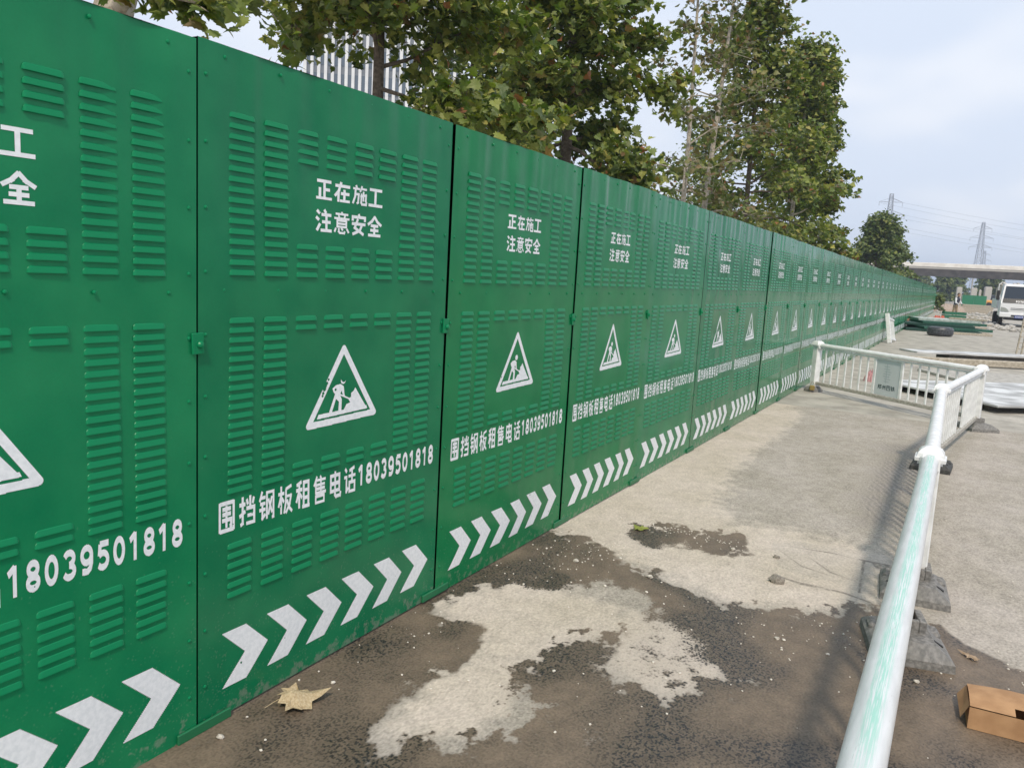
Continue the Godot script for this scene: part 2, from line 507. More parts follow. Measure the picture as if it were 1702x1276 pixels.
func ground() -> void:
	var w := 1024
	var h := 2048
	var wet := mask([WET_MAIN, WET_TWO], [DRY_ONE], [DRY_TWO, DRY_THREE], 512, 1024, 12, w, h)
	var pale := mask([PALE, DRY_ONE, DRY_TWO], [], [], 512, 1024, 34, w, h)
	var tyre := mask([RAIL_SHADOW], [], [], 512, 1024, 20, w, h)  # where the guard rail's shadow is painted on the ground
	var mend := mask([MEND], [], [], 512, 1024, 6, w, h)
	var crack := mask(CRACKS, [], [], 1024, 2048, 2, w, h)
	var big := noise_bytes(31, 0.006, 4, w, h)
	var mid := noise_bytes(32, 0.035, 4, w, h)
	var fine := noise_bytes(33, 0.16, 3, w, h)
	var grit := noise_bytes(34, 0.33, 2, w, h)
	var streak_img := FastNoiseLite.new()
	streak_img.seed = 35
	streak_img.frequency = 0.02
	var alb := PackedByteArray()
	alb.resize(w * h * 3)
	var rou := PackedByteArray()
	rou.resize(w * h)
	var hgt := PackedByteArray()
	hgt.resize(w * h)
	for i in w * h:
		var b := (big[i] - 128) / 128.0
		var m := (mid[i] - 128) / 128.0
		var f := (fine[i] - 128) / 128.0
		var g := (grit[i] - 128) / 128.0
		# dry concrete: grey-brown, or pale and sandy along the hoarding
		var pk := clampf((pale[i] / 255.0 - 0.5) * 2.6 + 0.5 + m * 0.5 + b * 0.4, 0.0, 1.0)
		var v := 0.365 + 0.125 * pk + 0.05 * b + 0.06 * m + 0.10 * f + 0.11 * g
		var r := v * (1.05 + 0.02 * pk)
		var gg := v * (0.945 - 0.005 * pk)
		var bb := v * (0.81 - 0.02 * pk + 0.03 * b)
		if tyre[i] > 12:                                   # guard rail shadow painted into the ground colour: slanting baluster ribs
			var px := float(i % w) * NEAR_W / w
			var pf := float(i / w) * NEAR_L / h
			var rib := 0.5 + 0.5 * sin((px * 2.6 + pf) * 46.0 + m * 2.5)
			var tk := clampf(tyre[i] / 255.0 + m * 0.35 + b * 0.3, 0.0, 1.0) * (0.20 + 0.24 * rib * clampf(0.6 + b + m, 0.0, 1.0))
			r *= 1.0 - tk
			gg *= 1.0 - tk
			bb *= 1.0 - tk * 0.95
		if crack[i] > 20:
			var ck := 1.0 - 0.55 * clampf(crack[i] / 255.0 * (0.9 + m + f), 0.0, 1.0)
			r *= ck
			gg *= ck
			bb *= ck
		if mend[i] > 110:
			r *= 0.93
			gg *= 0.94
			bb *= 0.95
		# damp: an edge frayed by the grain, darkest where it stands thickest in the pits
		var wx := clampi(i % w + int(m * 26.0 + b * 22.0 + f * 5.0), 0, w - 1)
		var wy := clampi(i / w + int(b * 40.0 - m * 22.0 + g * 5.0), 0, h - 1)
		var wk := wet[wy * w + wx] / 255.0 + m * 0.20 + f * 0.22 + b * 0.16 + g * 0.16
		wk = clampf((wk - 0.40) * 3.4, 0.0, 1.0)
		wk = wk * (0.55 + 0.45 * wk)
		var deep := clampf(0.5 + b * 1.5 + m * 0.4, 0.0, 1.0)
		var pit := clampf((f * 0.8 + g * 0.8 - 0.05) * 4.5, 0.0, 1.0) * (0.45 + 0.55 * deep)
		var wr := 0.172 - 0.055 * deep - 0.125 * pit + 0.05 * f + 0.04 * m
		r = lerpf(r, wr * 1.08, wk)
		gg = lerpf(gg, wr * 0.815, wk)
		bb = lerpf(bb, wr * 0.57, wk)
		alb[i * 3] = int(255.0 * pow(clampf(r, 0.01, 1.0), 0.4545))
		alb[i * 3 + 1] = int(255.0 * pow(clampf(gg, 0.01, 1.0), 0.4545))
		alb[i * 3 + 2] = int(255.0 * pow(clampf(bb, 0.01, 1.0), 0.4545))
		rou[i] = int(255.0 * lerpf(0.92, 0.62 - 0.14 * deep, wk))
		hgt[i] = clampi(int(128 + f * 55 + g * 45 + m * 20 - pit * wk * 30), 0, 255)
	var m1 := mat(1, 1, 1, 1.0)
	m1.albedo_color = Color.WHITE
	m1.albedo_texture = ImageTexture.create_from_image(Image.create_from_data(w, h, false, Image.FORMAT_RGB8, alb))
	m1.roughness_texture = ImageTexture.create_from_image(Image.create_from_data(w, h, false, Image.FORMAT_L8, rou))
	m1.roughness_texture_channel = BaseMaterial3D.TEXTURE_CHANNEL_GRAYSCALE
	var ni := Image.create_from_data(w, h, false, Image.FORMAT_L8, hgt)
	ni.convert(Image.FORMAT_RGBA8)
	ni.bump_map_to_normal_map(1.0)
	m1.normal_enabled = true
	m1.normal_texture = ImageTexture.create_from_image(ni)
	var m2 := mat(1, 1, 1, 0.92)
	m2.albedo_color = Color.WHITE
	m2.albedo_texture = noise_tex(36, 0.012, [[0.15, srgb(0.285, 0.265, 0.23)], [0.5, srgb(0.38, 0.355, 0.31)], [0.85, srgb(0.475, 0.445, 0.39)]], 1024, 7)
	m2.normal_enabled = true
	m2.normal_texture = noise_normal(37, 0.15, 1.0)
	tri_mat(m2, 0.13)
	var mesh := ArrayMesh.new()
	var st := new_st()
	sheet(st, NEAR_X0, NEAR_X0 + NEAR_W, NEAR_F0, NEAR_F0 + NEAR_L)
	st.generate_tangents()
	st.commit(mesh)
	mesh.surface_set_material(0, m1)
	st = new_st()
	var big_r := 1800.0
	sheet(st, -big_r, NEAR_X0, -big_r, big_r)
	sheet(st, NEAR_X0 + NEAR_W, big_r, -big_r, big_r)
	sheet(st, NEAR_X0, NEAR_X0 + NEAR_W, -big_r, NEAR_F0)
	sheet(st, NEAR_X0, NEAR_X0 + NEAR_W, NEAR_F0 + NEAR_L, big_r)
	st.commit(mesh)
	mesh.surface_set_material(1, m2)
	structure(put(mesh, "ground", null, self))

func sheet(st: SurfaceTool, x0: float, x1: float, f0: float, f1: float) -> void:
	for q in [[x0, f0, 0, 0], [x0, f1, 0, 1], [x1, f1, 1, 1], [x0, f0, 0, 0], [x1, f1, 1, 1], [x1, f0, 1, 0]]:
		st.set_normal(Vector3.UP)
		st.set_uv(Vector2(q[2], q[3]))
		st.add_vertex(D(q[0], 0, q[1]))

# ---------------------------------------------------------------- the green hoarding
const PANEL_W := 1.374
const PANEL_H := 2.2
const SEAMS := [0.318, 1.698, 3.080, 4.470, 5.785, 7.228, 8.615, 10.02]
var ripple := FastNoiseLite.new()

func dent(k: int, u: float, v: float) -> float:       # how far the thin sheet bulges at u along, v up
	var edge := clampf(u / 0.12, 0.0, 1.0) * clampf((PANEL_W - u) / 0.12, 0.0, 1.0) * clampf(v / 0.12, 0.0, 1.0)
	var a := ripple.get_noise_3d(u * 1.5, v * 0.9, k * 17.3) * 0.0085
	var b := ripple.get_noise_3d(u * 5.6, v * 0.50, k * 9.1 + 50.0) * 0.0080 * (0.14 + clampf((v - 1.55) / 0.5, 0.0, 1.0))
	return (a + b) * edge

func panel_sheet(k: int) -> ArrayMesh:
	var st := new_st()
	var nu := 40
	var nv := 56
	for j in nv + 1:
		for i in nu + 1:
			var u := PANEL_W * i / nu
			var v := PANEL_H * j / nv
			var e := 0.004
			var n := Vector3(1, -(dent(k, u, v + e) - dent(k, u, v - e)) / (2 * e), (dent(k, u + e, v) - dent(k, u - e, v)) / (2 * e)).normalized()
			st.set_normal(n)
			st.set_uv(Vector2(u / PANEL_W, 1.0 - v / PANEL_H))
			st.add_vertex(Vector3(dent(k, u, v), v, -u))
	for j in nv:
		for i in nu:
			var a := j * (nu + 1) + i
			var b := a + nu + 1
			for q in [a, b, b + 1, a, b + 1, a + 1]:
				st.add_index(q)
	# folded edges: both sides and the top turn back
	var base := (nu + 1) * (nv + 1)
	var rims := [[Vector3(0, 0, 0), Vector3(0, PANEL_H, 0), Vector3(0, 0, 1)], [Vector3(0, 0, -PANEL_W), Vector3(0, PANEL_H, -PANEL_W), Vector3(0, 0, -1)], [Vector3(0, PANEL_H, 0), Vector3(0, PANEL_H, -PANEL_W), Vector3(0, 1, 0)]]
	for r in rims:
		for q in [r[0], r[1], r[1] + Vector3(-0.035, 0, 0), r[0] + Vector3(-0.035, 0, 0)]:
			st.set_normal(r[2])
			st.set_uv(Vector2(0.01, 0.5))
			st.add_vertex(q)
		for q in [0, 1, 2, 0, 2, 3]:
			st.add_index(base + q)
		base += 4
	st.generate_tangents()
	return st.commit()

func paint_tex(k: int) -> ImageTexture:
	var w := 384
	var h := 612
	var blot := noise_bytes(60 + k, 0.012, 4, w, h)
	var fleck := noise_bytes(70 + k, 0.32, 2, w, h)
	var mud := noise_bytes(80 + k, 0.06, 4, w, h)
	var alb := PackedByteArray()
	alb.resize(w * h * 3)
	for y in h:
		var v := (1.0 - float(y) / h) * PANEL_H
		for x in w:
			var i := y * w + x
			var b := (blot[i] - 128) / 128.0
			var f := (fleck[i] - 128) / 128.0
			var m := (mud[i] - 128) / 128.0
			var c := Vector3(0.002, 0.200, 0.076) * (1.0 + 0.13 * b + 0.05 * f)
			c.x += 0.004 * (b + 0.6)
			# dried mud splashes: ragged film at the foot, flecks a little higher
			var foot := smoothstep(0.0, 0.5, m * 0.9 + f * 0.25 - (v - 0.035) * 9.0)
			var dots := smoothstep(0.42, 0.6, f + m * 0.5 - v * 0.55)
			c = c.lerp(Vector3(0.20, 0.27, 0.20), clampf(foot * 0.55 + dots * 0.32, 0.0, 0.7))
			alb[i * 3] = int(255.0 * pow(clampf(c.x, 0, 1), 0.4545))
			alb[i * 3 + 1] = int(255.0 * pow(clampf(c.y, 0, 1), 0.4545))
			alb[i * 3 + 2] = int(255.0 * pow(clampf(c.z, 0, 1), 0.4545))
	return ImageTexture.create_from_image(Image.create_from_data(w, h, false, Image.FORMAT_RGB8, alb))

func louver_mesh(fine: bool) -> ArrayMesh:            # a pressed slot: the sheet swells out downwards to a lip that is open below
	var st := new_st()
	louver_into(st, fine, Vector3.ZERO)
	return st.commit()

func louver_into(st: SurfaceTool, fine: bool, at: Vector3) -> void:
	var hl := 0.054
	var us := [-1.0, -0.965, -0.90, -0.80, 0.0, 0.80, 0.90, 0.965, 1.0] if fine else [-1.0, -0.86, 0.86, 1.0]
	var prof := [[0.0100, 0.0], [0.0078, 0.0022], [0.0, 0.0044], [-0.0055, 0.0058], [-0.0080, 0.0060]] if fine else [[0.0100, 0.0], [0.0, 0.0044], [-0.0080, 0.0060]]
	var g := []
	for u in us:
		var e := clampf((1.0 - absf(u)) / 0.20, 0.0, 1.0)
		var s := sqrt(1.0 - (1.0 - e) * (1.0 - e))
		var col := []
		for p in prof:
			col.append(at + Vector3(p[1] * s + 0.0002, lerpf(-0.0080, p[0], 0.25 + 0.75 * s), -u * hl))
		g.append(col)
	for i in us.size() - 1:
		for j in prof.size() - 1:
			var a: Vector3 = g[i][j]; var b: Vector3 = g[i + 1][j]; var c: Vector3 = g[i + 1][j + 1]; var d: Vector3 = g[i][j + 1]
			face(st, [a, b, c, d], Vector3(1, 0.4, 0))
		# the lip's underside, set back, leaves a dark slot
		var p0: Vector3 = g[i][-1]
		var p1: Vector3 = g[i + 1][-1]
		face(st, [p0, p1, Vector3(at.x, p1.y + 0.002, p1.z), Vector3(at.x, p0.y + 0.002, p0.z)], Vector3.DOWN)

func louver_spots() -> Array:
	var o := []
	for c in 8:
		var u := 0.174 + 0.1481 * c
		var mid := c >= 2 and c <= 5
		for r in 16:
			if not (mid and r >= 4 and r <= 11):
				o.append(Vector2(u, 2.002 - 0.0327 * r))
		for r in 19:
			if not (mid and r >= 2 and r <= 16):
				o.append(Vector2(u, 1.357 - 0.0316 * r))
		for r in 6:
			o.append(Vector2(u, 0.596 - 0.0344 * r))
	return o

func rect_poly(u: float, v: float, s: float, t: float) -> PackedVector2Array:
	return PackedVector2Array([Vector2(u, v), Vector2(u + s, v), Vector2(u + s, v + t), Vector2(u, v + t)])

func poly(a: Array) -> PackedVector2Array:
	var o := PackedVector2Array()
	for q in a:
		o.append(Vector2(q[0], q[1]))
	return o

func disc(u: float, v: float, r: float) -> PackedVector2Array:
	var o := PackedVector2Array()
	for i in 16:
		o.append(Vector2(u, v) + Vector2.from_angle(TAU * i / 16) * r)
	return o

func print_mesh(runs: Array, k: int) -> ArrayMesh:
	var st := new_st()
	for q in runs:
		var cut := maxi(1, int(ceil((q[3] - q[2]) / 0.045)))
		for c in cut:
			var u0: float = lerpf(q[2], q[3], float(c) / cut)
			var u1: float = lerpf(q[2], q[3], float(c + 1) / cut)
			var p := []
			for s in [[u0, q[0]], [u0, q[1]], [u1, q[1]], [u1, q[0]]]:
				p.append(Vector3(dent(k, s[0], s[1]) + 0.0011, s[1], -s[0]))
			face(st, p, Vector3.RIGHT)
	return st.commit()

func fence() -> void:
	ripple.seed = 77
	ripple.noise_type = FastNoiseLite.TYPE_SIMPLEX_SMOOTH
	ripple.frequency = 1.0
	ripple.fractal_octaves = 2
	var kinds := 5
	var print_m := worn(41, [0.76, 0.79, 0.81], [0.86, 0.88, 0.90], 0.5, 3.0, 0.03)
	# what is stencilled on every panel
	var notice := []
	for i in 4:
		notice.append_array(glyph_polys("正在施工"[i], Rect2(0.511 + 0.0975 * i, 1.783, 0.088, 0.074)))
		notice.append_array(glyph_polys("注意安全"[i], Rect2(0.511 + 0.0975 * i, 1.669, 0.088, 0.080)))
	var hire := []
	for i in 8:
		hire.append_array(glyph_polys("围挡钢板租售电话"[i], Rect2(0.082 + 0.0884 * i, 0.650, 0.071, 0.107)))
	var number := []
	for i in 11:
		number.append_array(glyph_polys("18039501818"[i], Rect2(0.784 + 0.0496 * i, 0.667, 0.043, 0.086)))
	var chev := [[0.0, 0.297], [0.105, 0.297], [0.207, 0.197], [0.107, 0.096], [0.003, 0.096], [0.101, 0.197]]
	var ring := []
	var corner := [Vector2(0.683, 1.236), Vector2(0.497, 0.955), Vector2(0.875, 0.964)]
	for i in 3:
		ring.append(seg_quad(corner[i], corner[(i + 1) % 3], 0.025, 0.0, 0.0))
		ring.append(disc(corner[i].x, corner[i].y, 0.0125))
	var worker := [poly([[0.668, 1.099], [0.641, 1.096], [0.622, 1.085], [0.628, 1.071], [0.637, 1.062], [0.605, 0.995], [0.621, 0.993], [0.643, 1.043], [0.660, 1.030], [0.657, 0.993], [0.675, 0.993], [0.676, 1.038], [0.665, 1.057], [0.674, 1.072], [0.683, 1.052], [0.696, 1.046], [0.691, 1.058], [0.686, 1.088]]), disc(0.683, 1.112, 0.0145), seg_quad(Vector2(0.664, 1.058), Vector2(0.722, 1.035), 0.006, 0, 0), poly([[0.686, 0.992], [0.705, 1.016], [0.727, 1.020], [0.717, 1.032], [0.724, 1.041], [0.731, 1.040], [0.731, 1.057], [0.745, 1.064], [0.755, 1.077], [0.828, 0.988]]), poly([[0.549, 0.993], [0.826, 0.998], [0.832, 0.984], [0.540, 0.976]])]
	var chips_scratched := [[0.578, 1.088, 0.009], [0.590, 1.108, 0.007], [0.572, 1.072, 0.006], [0.600, 1.122, 0.005], [0.686, 1.116, 0.012], [0.678, 1.121, 0.010], [0.640, 1.079, 0.005], [0.569, 1.062, 0.005], [0.583, 1.098, 0.008], [0.695, 1.120, 0.008]]
	var sheets := []
	var sheet_m := []
	var prints := []
	var far_louvers := []
	var spots := louver_spots()
	for k in kinds:
		sheets.append(panel_sheet(k))
		var m := mat(1, 1, 1, 0.17)
		m.metallic_specular = 0.34
		m.albedo_color = Color.WHITE
		m.albedo_texture = paint_tex(k)
		m.normal_enabled = true
		m.normal_texture = noise_normal(90 + k, 0.01, 1.2, 512, 3)
		m.normal_scale = 0.35
		var faded := [m, m.duplicate(), m.duplicate()]                 # panels of different age
		faded[1].albedo_color = Color(1.0, 0.95, 0.97)
		faded[2].albedo_color = Color(0.92, 0.98, 0.92)
		sheet_m.append(faded)
		var chips := []
		rng.seed = 900 + k
		for i in 16:
			chips.append([rng.randf_range(0.08, 1.3), [rng.randf_range(0.64, 0.77), rng.randf_range(0.09, 0.3), rng.randf_range(1.66, 1.86)][i % 3], rng.randf_range(0.0015, 0.004)])
		var sign_chips: Array = chips_scratched if k == 1 else [[rng.randf_range(0.5, 0.85), rng.randf_range(0.95, 1.2), 0.004]]
		var arrows := []
		for i in 6:
			var a := []
			for q in chev:
				a.append([q[0] + 0.098 + 0.2012 * i, q[1] + 0.0012 * i])
			arrows.append(print_mesh(row_runs([poly(a)], 0.004, chips), k))
		prints.append({"notice": print_mesh(row_runs(notice, 0.0016, chips), k), "hire": print_mesh(row_runs(hire, 0.0018, chips), k), "number": print_mesh(row_runs(number, 0.0016, chips), k),
			"frame": print_mesh(row_runs(ring, 0.002, sign_chips), k), "worker": print_mesh(row_runs(worker, 0.0012, sign_chips), k), "arrows": arrows})
		var st := new_st()
		for s in spots:
			louver_into(st, false, Vector3(dent(k, s.x, s.y), s.y, -s.x))
		far_louvers.append(st.commit())
	var lm := mat(0.004, 0.202, 0.080, 0.32)
	lm.metallic_specular = 0.3
	var louver := louver_mesh(true)
	var frame_m := mat(0.008, 0.05, 0.025, 0.6)
	# frame tubes behind the sheet, rivets, latch and foot plate, the same on all panels
	var st := new_st()
	for z in [-0.025, -PANEL_W + 0.025]:
		box(st, Vector3(-0.025, 1.09, z), Vector3(0.04, 2.16, 0.04))
	for y in [0.04, 0.72, 1.44, 2.165]:
		box(st, Vector3(-0.027, y, -PANEL_W / 2), Vector3(0.036, 0.04, PANEL_W - 0.095))
	var frame := st.commit()
	st = new_st()
	var rv := []
	for i in 6:
		rv.append(Vector2(0.10 + 0.235 * i, 2.165))
		rv.append(Vector2(0.10 + 0.235 * i, 1.455))
	for i in 11:
		rv.append(Vector2(0.028, 2.10 - 0.196 * i))
		rv.append(Vector2(PANEL_W - 0.028, 2.10 - 0.196 * i))
	for q in rv:
		lathe(st, Vector3(0.0, q.y, -q.x), [[0.0, 0.0065], [0.0025, 0.006], [0.0042, 0.0035], [0.0048, 0.0]], 8, Basis(Vector3(0, 0, 1), Vector3(1, 0, 0), Vector3(0, 1, 0)))
	var rivets := st.commit()
	st = new_st()
	box(st, Vector3(0.0045, 0, 0), Vector3(0.007, 0.066, 0.043), Basis(), 0.0015)
	lathe(st, Vector3(0.008, -0.004, -0.006), [[0.0, 0.0115], [0.004, 0.0115], [0.009, 0.008], [0.011, 0.0]], 14, Basis(Vector3(0, 0, 1), Vector3(1, 0, 0), Vector3(0, 1, 0)))
	var latch := st.commit()
	st = new_st()
	box(st, Vector3(0.006, 0.017, 0), Vector3(0.010, 0.034, 0.215), Basis(), 0.002)
	var foot := st.commit()

	var root := thing("hoarding_fence", "long green steel site hoarding of louvred panels with white Chinese lettering and chevrons", "fence", D(FENCE_X, 0, 0))
	for i in 58:
		var f0: float = SEAMS[i] if i < SEAMS.size() else SEAMS[-1] + 1.388 * (i - SEAMS.size() + 1)
		var f1: float = SEAMS[i + 1] if i + 1 < SEAMS.size() else SEAMS[-1] + 1.388 * (i - SEAMS.size() + 2)
		rng.seed = 300 + i
		var k: int = i if i < kinds else rng.randi_range(0, kinds - 1)
		var shade: int = i % 3 if i < 3 else rng.randi_range(0, 2)
		var p := put(sheets[k], "panel", sheet_m[k][shade], root, Vector3(rng.randf_range(-0.003, 0.003), 0, -f0 - 0.005))
		p.scale = Vector3(1, 1, (f1 - f0 - 0.010) / PANEL_W)
		p.rotation = Vector3(rng.randf_range(-0.0015, 0.0015), rng.randf_range(-0.004, 0.004), rng.randf_range(-0.003, 0.003))
		p.position.y = rng.randf_range(0.0, 0.009)
		if i == 1:
			p.set_meta("label", "green hoarding panel whose warning triangle is scratched")
		put(prints[k].notice, "notice_lettering", print_m, p)
		put(prints[k].frame, "warning_triangle", print_m, p)
		put(prints[k].worker, "digging_worker_symbol", print_m, p)
		put(prints[k].hire, "hire_lettering", print_m, p)
		put(prints[k].number, "phone_number", print_m, p)
		for a in 6:
			put(prints[k].arrows[a], "chevron", print_m, p)
		if i < 4:
			for s in spots:
				put(louver, "louver", lm, p, Vector3(dent(k, s.x, s.y), s.y, -s.x))
		else:
			stuff(put(far_louvers[k], "louver_rows", lm, p))
		put(frame, "back_frame", frame_m, p)
		stuff(put(rivets, "rivets", lm, p))
		var l := put(latch, "latch_plate", lm, p, Vector3(0.0, 1.30, -PANEL_W + 0.001))
		l.rotation.x = rng.randf_range(-0.05, 0.30) if i != 0 else 0.04
		l.position.x = 0.003
		put(foot, "foot_plate", M.steel_green, p, Vector3(0.001, 0.0, -PANEL_W - 0.012 + rng.randf_range(-0.02, 0.02)))

# ---------------------------------------------------------------- white guard rails
func rail_profile(n := 18) -> Array:                  # rounded tube, flat underneath with a small lip
	var o := []
	for i in n:
		var t := TAU * i / n
		o.append(Vector2(cos(t) * 0.041, sin(t) * 0.036 if sin(t) > 0 else sin(t) * 0.024))
	return o

func rail_mesh(length: float) -> ArrayMesh:
	var st := new_st()
	var p := rail_profile()
	var n := p.size()
	for i in n:
		var j := (i + 1) % n
		for q in [[0, i, i], [1, j, i + 1], [1, i, i], [0, i, i], [0, j, i + 1], [1, j, i + 1]]:
			var c: Vector2 = p[q[1]]
			st.set_normal(Vector3(0, c.y / 0.036, c.x / 0.044).normalized())
			st.set_uv(Vector2(q[0] * length / 3.6, float(q[2]) / n))
			st.add_vertex(Vector3(q[0] * length, 0.712 + c.y, c.x))
	st.generate_tangents()
	return st.commit()

func post_mesh() -> ArrayMesh:
	var st := new_st()
	box(st, Vector3(0, 0.365, 0), Vector3(0.10, 0.66, 0.10), Basis(), 0.006)
	loft(st, Vector3.ZERO, [[0.692, 0.060, 0.060], [0.705, 0.060, 0.060], [0.708, 0.073, 0.073], [0.726, 0.075, 0.075], [0.729, 0.066, 0.066], [0.748, 0.062, 0.062], [0.766, 0.050, 0.050], [0.778, 0.031, 0.031], [0.783, 0.010, 0.010]])
	return st.commit()

func scuffed_white() -> StandardMaterial3D:            # white paint with a long smear of green rubbed along the top
	var w := 1024
	var h := 192
	var a := FastNoiseLite.new()
	a.seed = 51
	a.frequency = 1.0
	a.fractal_octaves = 4
	var img := Image.create(w, h, false, Image.FORMAT_RGB8)
	for y in h:
		for x in w:
			var v := float(y) / h
			var along := float(x) / w
			var c := Vector3(0.67, 0.69, 0.70) * (0.96 + 0.14 * a.get_noise_2d(x * 0.02, y * 0.05))
			var line := a.get_noise_2d(x * 0.005, y * 0.45)
			var fine := a.get_noise_2d(x * 0.03 + 90.0, y * 0.9)
			var band := smoothstep(0.10, 0.03, absf(v - 0.225 - 0.015 * sin(along * 9.0))) * smoothstep(0.02, 0.12, along) * smoothstep(1.0, 0.93, along)
			var k := clampf((line * 1.1 + fine * 1.0 + 0.40) * 1.8, 0.0, 1.0) * band
			c = c.lerp(Vector3(0.24, 0.58, 0.46), k * 0.80)
			var scratch := smoothstep(0.52, 0.6, a.get_noise_2d(x * 0.05 + y * 0.4, y * 0.12 + 300.0))
			c = c.lerp(Vector3(0.35, 0.36, 0.36), scratch * 0.4)
			img.set_pixel(x, y, srgb(c.x, c.y, c.z))
	var m := mat(1, 1, 1, 0.35)
	m.albedo_color = Color.WHITE
	m.albedo_texture = ImageTexture.create_from_image(img)
	return m

func rail_section(label: String, a: Vector2, b: Vector2, post_at: Array, bars: int, plate: bool, top_m: Material, drop := 0.0) -> Node3D:
	var d := b - a
	var length := d.length()
	var t := thing("guard_rail", label, "guard rail", D(a.x, drop, a.y), atan2(d.y, d.x), "white guard rail sections round the fenced strip")
	for x in post_at:
		put(post_mesh(), "post", M.white, t, Vector3(x * length, 0, 0))
	var l := length - 0.10
	put(rail_mesh(l), "top_rail", top_m, t, Vector3(0.05, 0, 0))
	for x in [0.045, length - 0.045]:                   # cupped end fittings that take the rail
		var st := new_st()
		box(st, Vector3(x + (0.022 if x < 1.0 else -0.022), 0.700, 0), Vector3(0.05, 0.086, 0.098), Basis(), 0.012)
		box(st, Vector3(x + (0.03 if x < 1.0 else -0.03), 0.747, 0), Vector3(0.012, 0.008, 0.012), Basis(), 0.002)
		done(st, "rail_bracket", M.white, t)
	var st2 := new_st()
	box(st2, Vector3(length / 2, 0.135, 0), Vector3(l, 0.05, 0.045), Basis(), 0.006)
	done(st2, "bottom_rail", M.white_dirty, t)
	st2 = new_st()
	box(st2, Vector3(length / 2, 0.668, 0), Vector3(l, 0.024, 0.036), Basis(), 0.004)
	done(st2, "under_rail", M.white, t)
	var bst := new_st()
	box(bst, Vector3(0, 0.409, 0), Vector3(0.030, 0.498, 0.018), Basis(), 0.004)
	var bm := bst.commit()
	var wide := new_st()
	box(wide, Vector3(0, 0.409, 0), Vector3(0.045, 0.498, 0.026), Basis(), 0.004)
	var wm := wide.commit()
	var mid0 := length * 0.5 - 0.24
	var mid1 := length * 0.5 + 0.24
	var half := bars / 2
	for i in half:
		put(bm, "baluster", M.white, t, Vector3(lerpf(0.05, mid0, (i + 1.0) / (half + 1)), 0, 0))
		put(bm, "baluster", M.white, t, Vector3(lerpf(length - 0.05, mid1, (i + 1.0) / (half + 1)), 0, 0))
	put(wm, "baluster", M.white, t, Vector3(mid0, 0, 0))
	put(wm, "baluster", M.white, t, Vector3(mid1, 0, 0))
	if plate:
		var ps := new_st()
		box(ps, Vector3(length / 2, 0.409, 0), Vector3(0.43, 0.49, 0.006))
		var pm := done(ps, "name_plate", mat(0.56, 0.60, 0.62, 0.45), t)
		var polys := []
		for i in 4:
			polys.append_array(glyph_polys("郑州四铁"[i], Rect2(0.062 + 0.078 * i, 0.245, 0.070, 0.066)))
		var ts := new_st()
		for q in row_runs(polys, 0.002):
			for sgn in [1.0]:
				face(ts, [Vector3(length / 2 - 0.215 + q[2], q[0], 0.0045), Vector3(length / 2 - 0.215 + q[3], q[0], 0.0045), Vector3(length / 2 - 0.215 + q[3], q[1], 0.0045), Vector3(length / 2 - 0.215 + q[2], q[1], 0.0045)], Vector3(0, 0, 1))
		done(ts, "lettering", mat(0.03, 0.07, 0.07, 0.6), pm)
		var gs := new_st()                               # faint emblem: grey bars above the name
		for i in 7:
			box(gs, Vector3(length / 2 - 0.01 + 0.015 * sin(i * 2.0), 0.36 + 0.034 * i, 0.0042), Vector3(0.13 - 0.012 * absf(i - 3.0), 0.010, 0.001))
		box(gs, Vector3(length / 2 - 0.02, 0.47, 0.0040), Vector3(0.016, 0.26, 0.001))
		done(gs, "faded_emblem", mat(0.42, 0.48, 0.50, 0.5), pm)
	return t

func base_block(label: String, at: Vector3, turn: float, m: Material, hollow: bool) -> Node3D:
	var t := thing("rubber_base", label, "rail base", at, turn, "rubber feet under the guard rail posts")
	var st := new_st()
	# a thick plate running out towards the road, its edges bevelled, rising to the hub
	loft(st, Vector3(0, 0, 0.055), [[0.0, 0.165, 0.195], [0.035, 0.162, 0.192], [0.048, 0.150, 0.180], [0.085, 0.095, 0.125]])
	for sx in [-1.0, 1.0]:
		box(st, Vector3(sx * 0.125, 0.045, -0.03), Vector3(0.05, 0.06, 0.10), Basis(), 0.012)
	done(st, "foot_plate", m, t)
	st = new_st()
	for q in [[Vector3(0.060, 0.070, 0), Vector3(0.030, 0.14, 0.15)], [Vector3(-0.060, 0.070, 0), Vector3(0.030, 0.14, 0.15)], [Vector3(0, 0.070, 0.062), Vector3(0.088, 0.14, 0.026)], [Vector3(0, 0.070, -0.062), Vector3(0.088, 0.14, 0.026)]]:
		box(st, q[0], q[1], Basis(), 0.003)
	done(st, "socket", m, t)
	if hollow:
		st = new_st()
		box(st, Vector3(0, 0.012, 0), Vector3(0.089, 0.02, 0.096))
		done(st, "socket_floor", M.black, t)
	for s in [-1.0, 1.0]:
		st = new_st()
		box(st, Vector3(s * 0.115, 0.0695, 0.125), Vector3(0.040, 0.012, 0.016), Basis(Vector3.BACK, -0.50 * s))
		done(st, "lifting_slot", M.black, t)
	return t

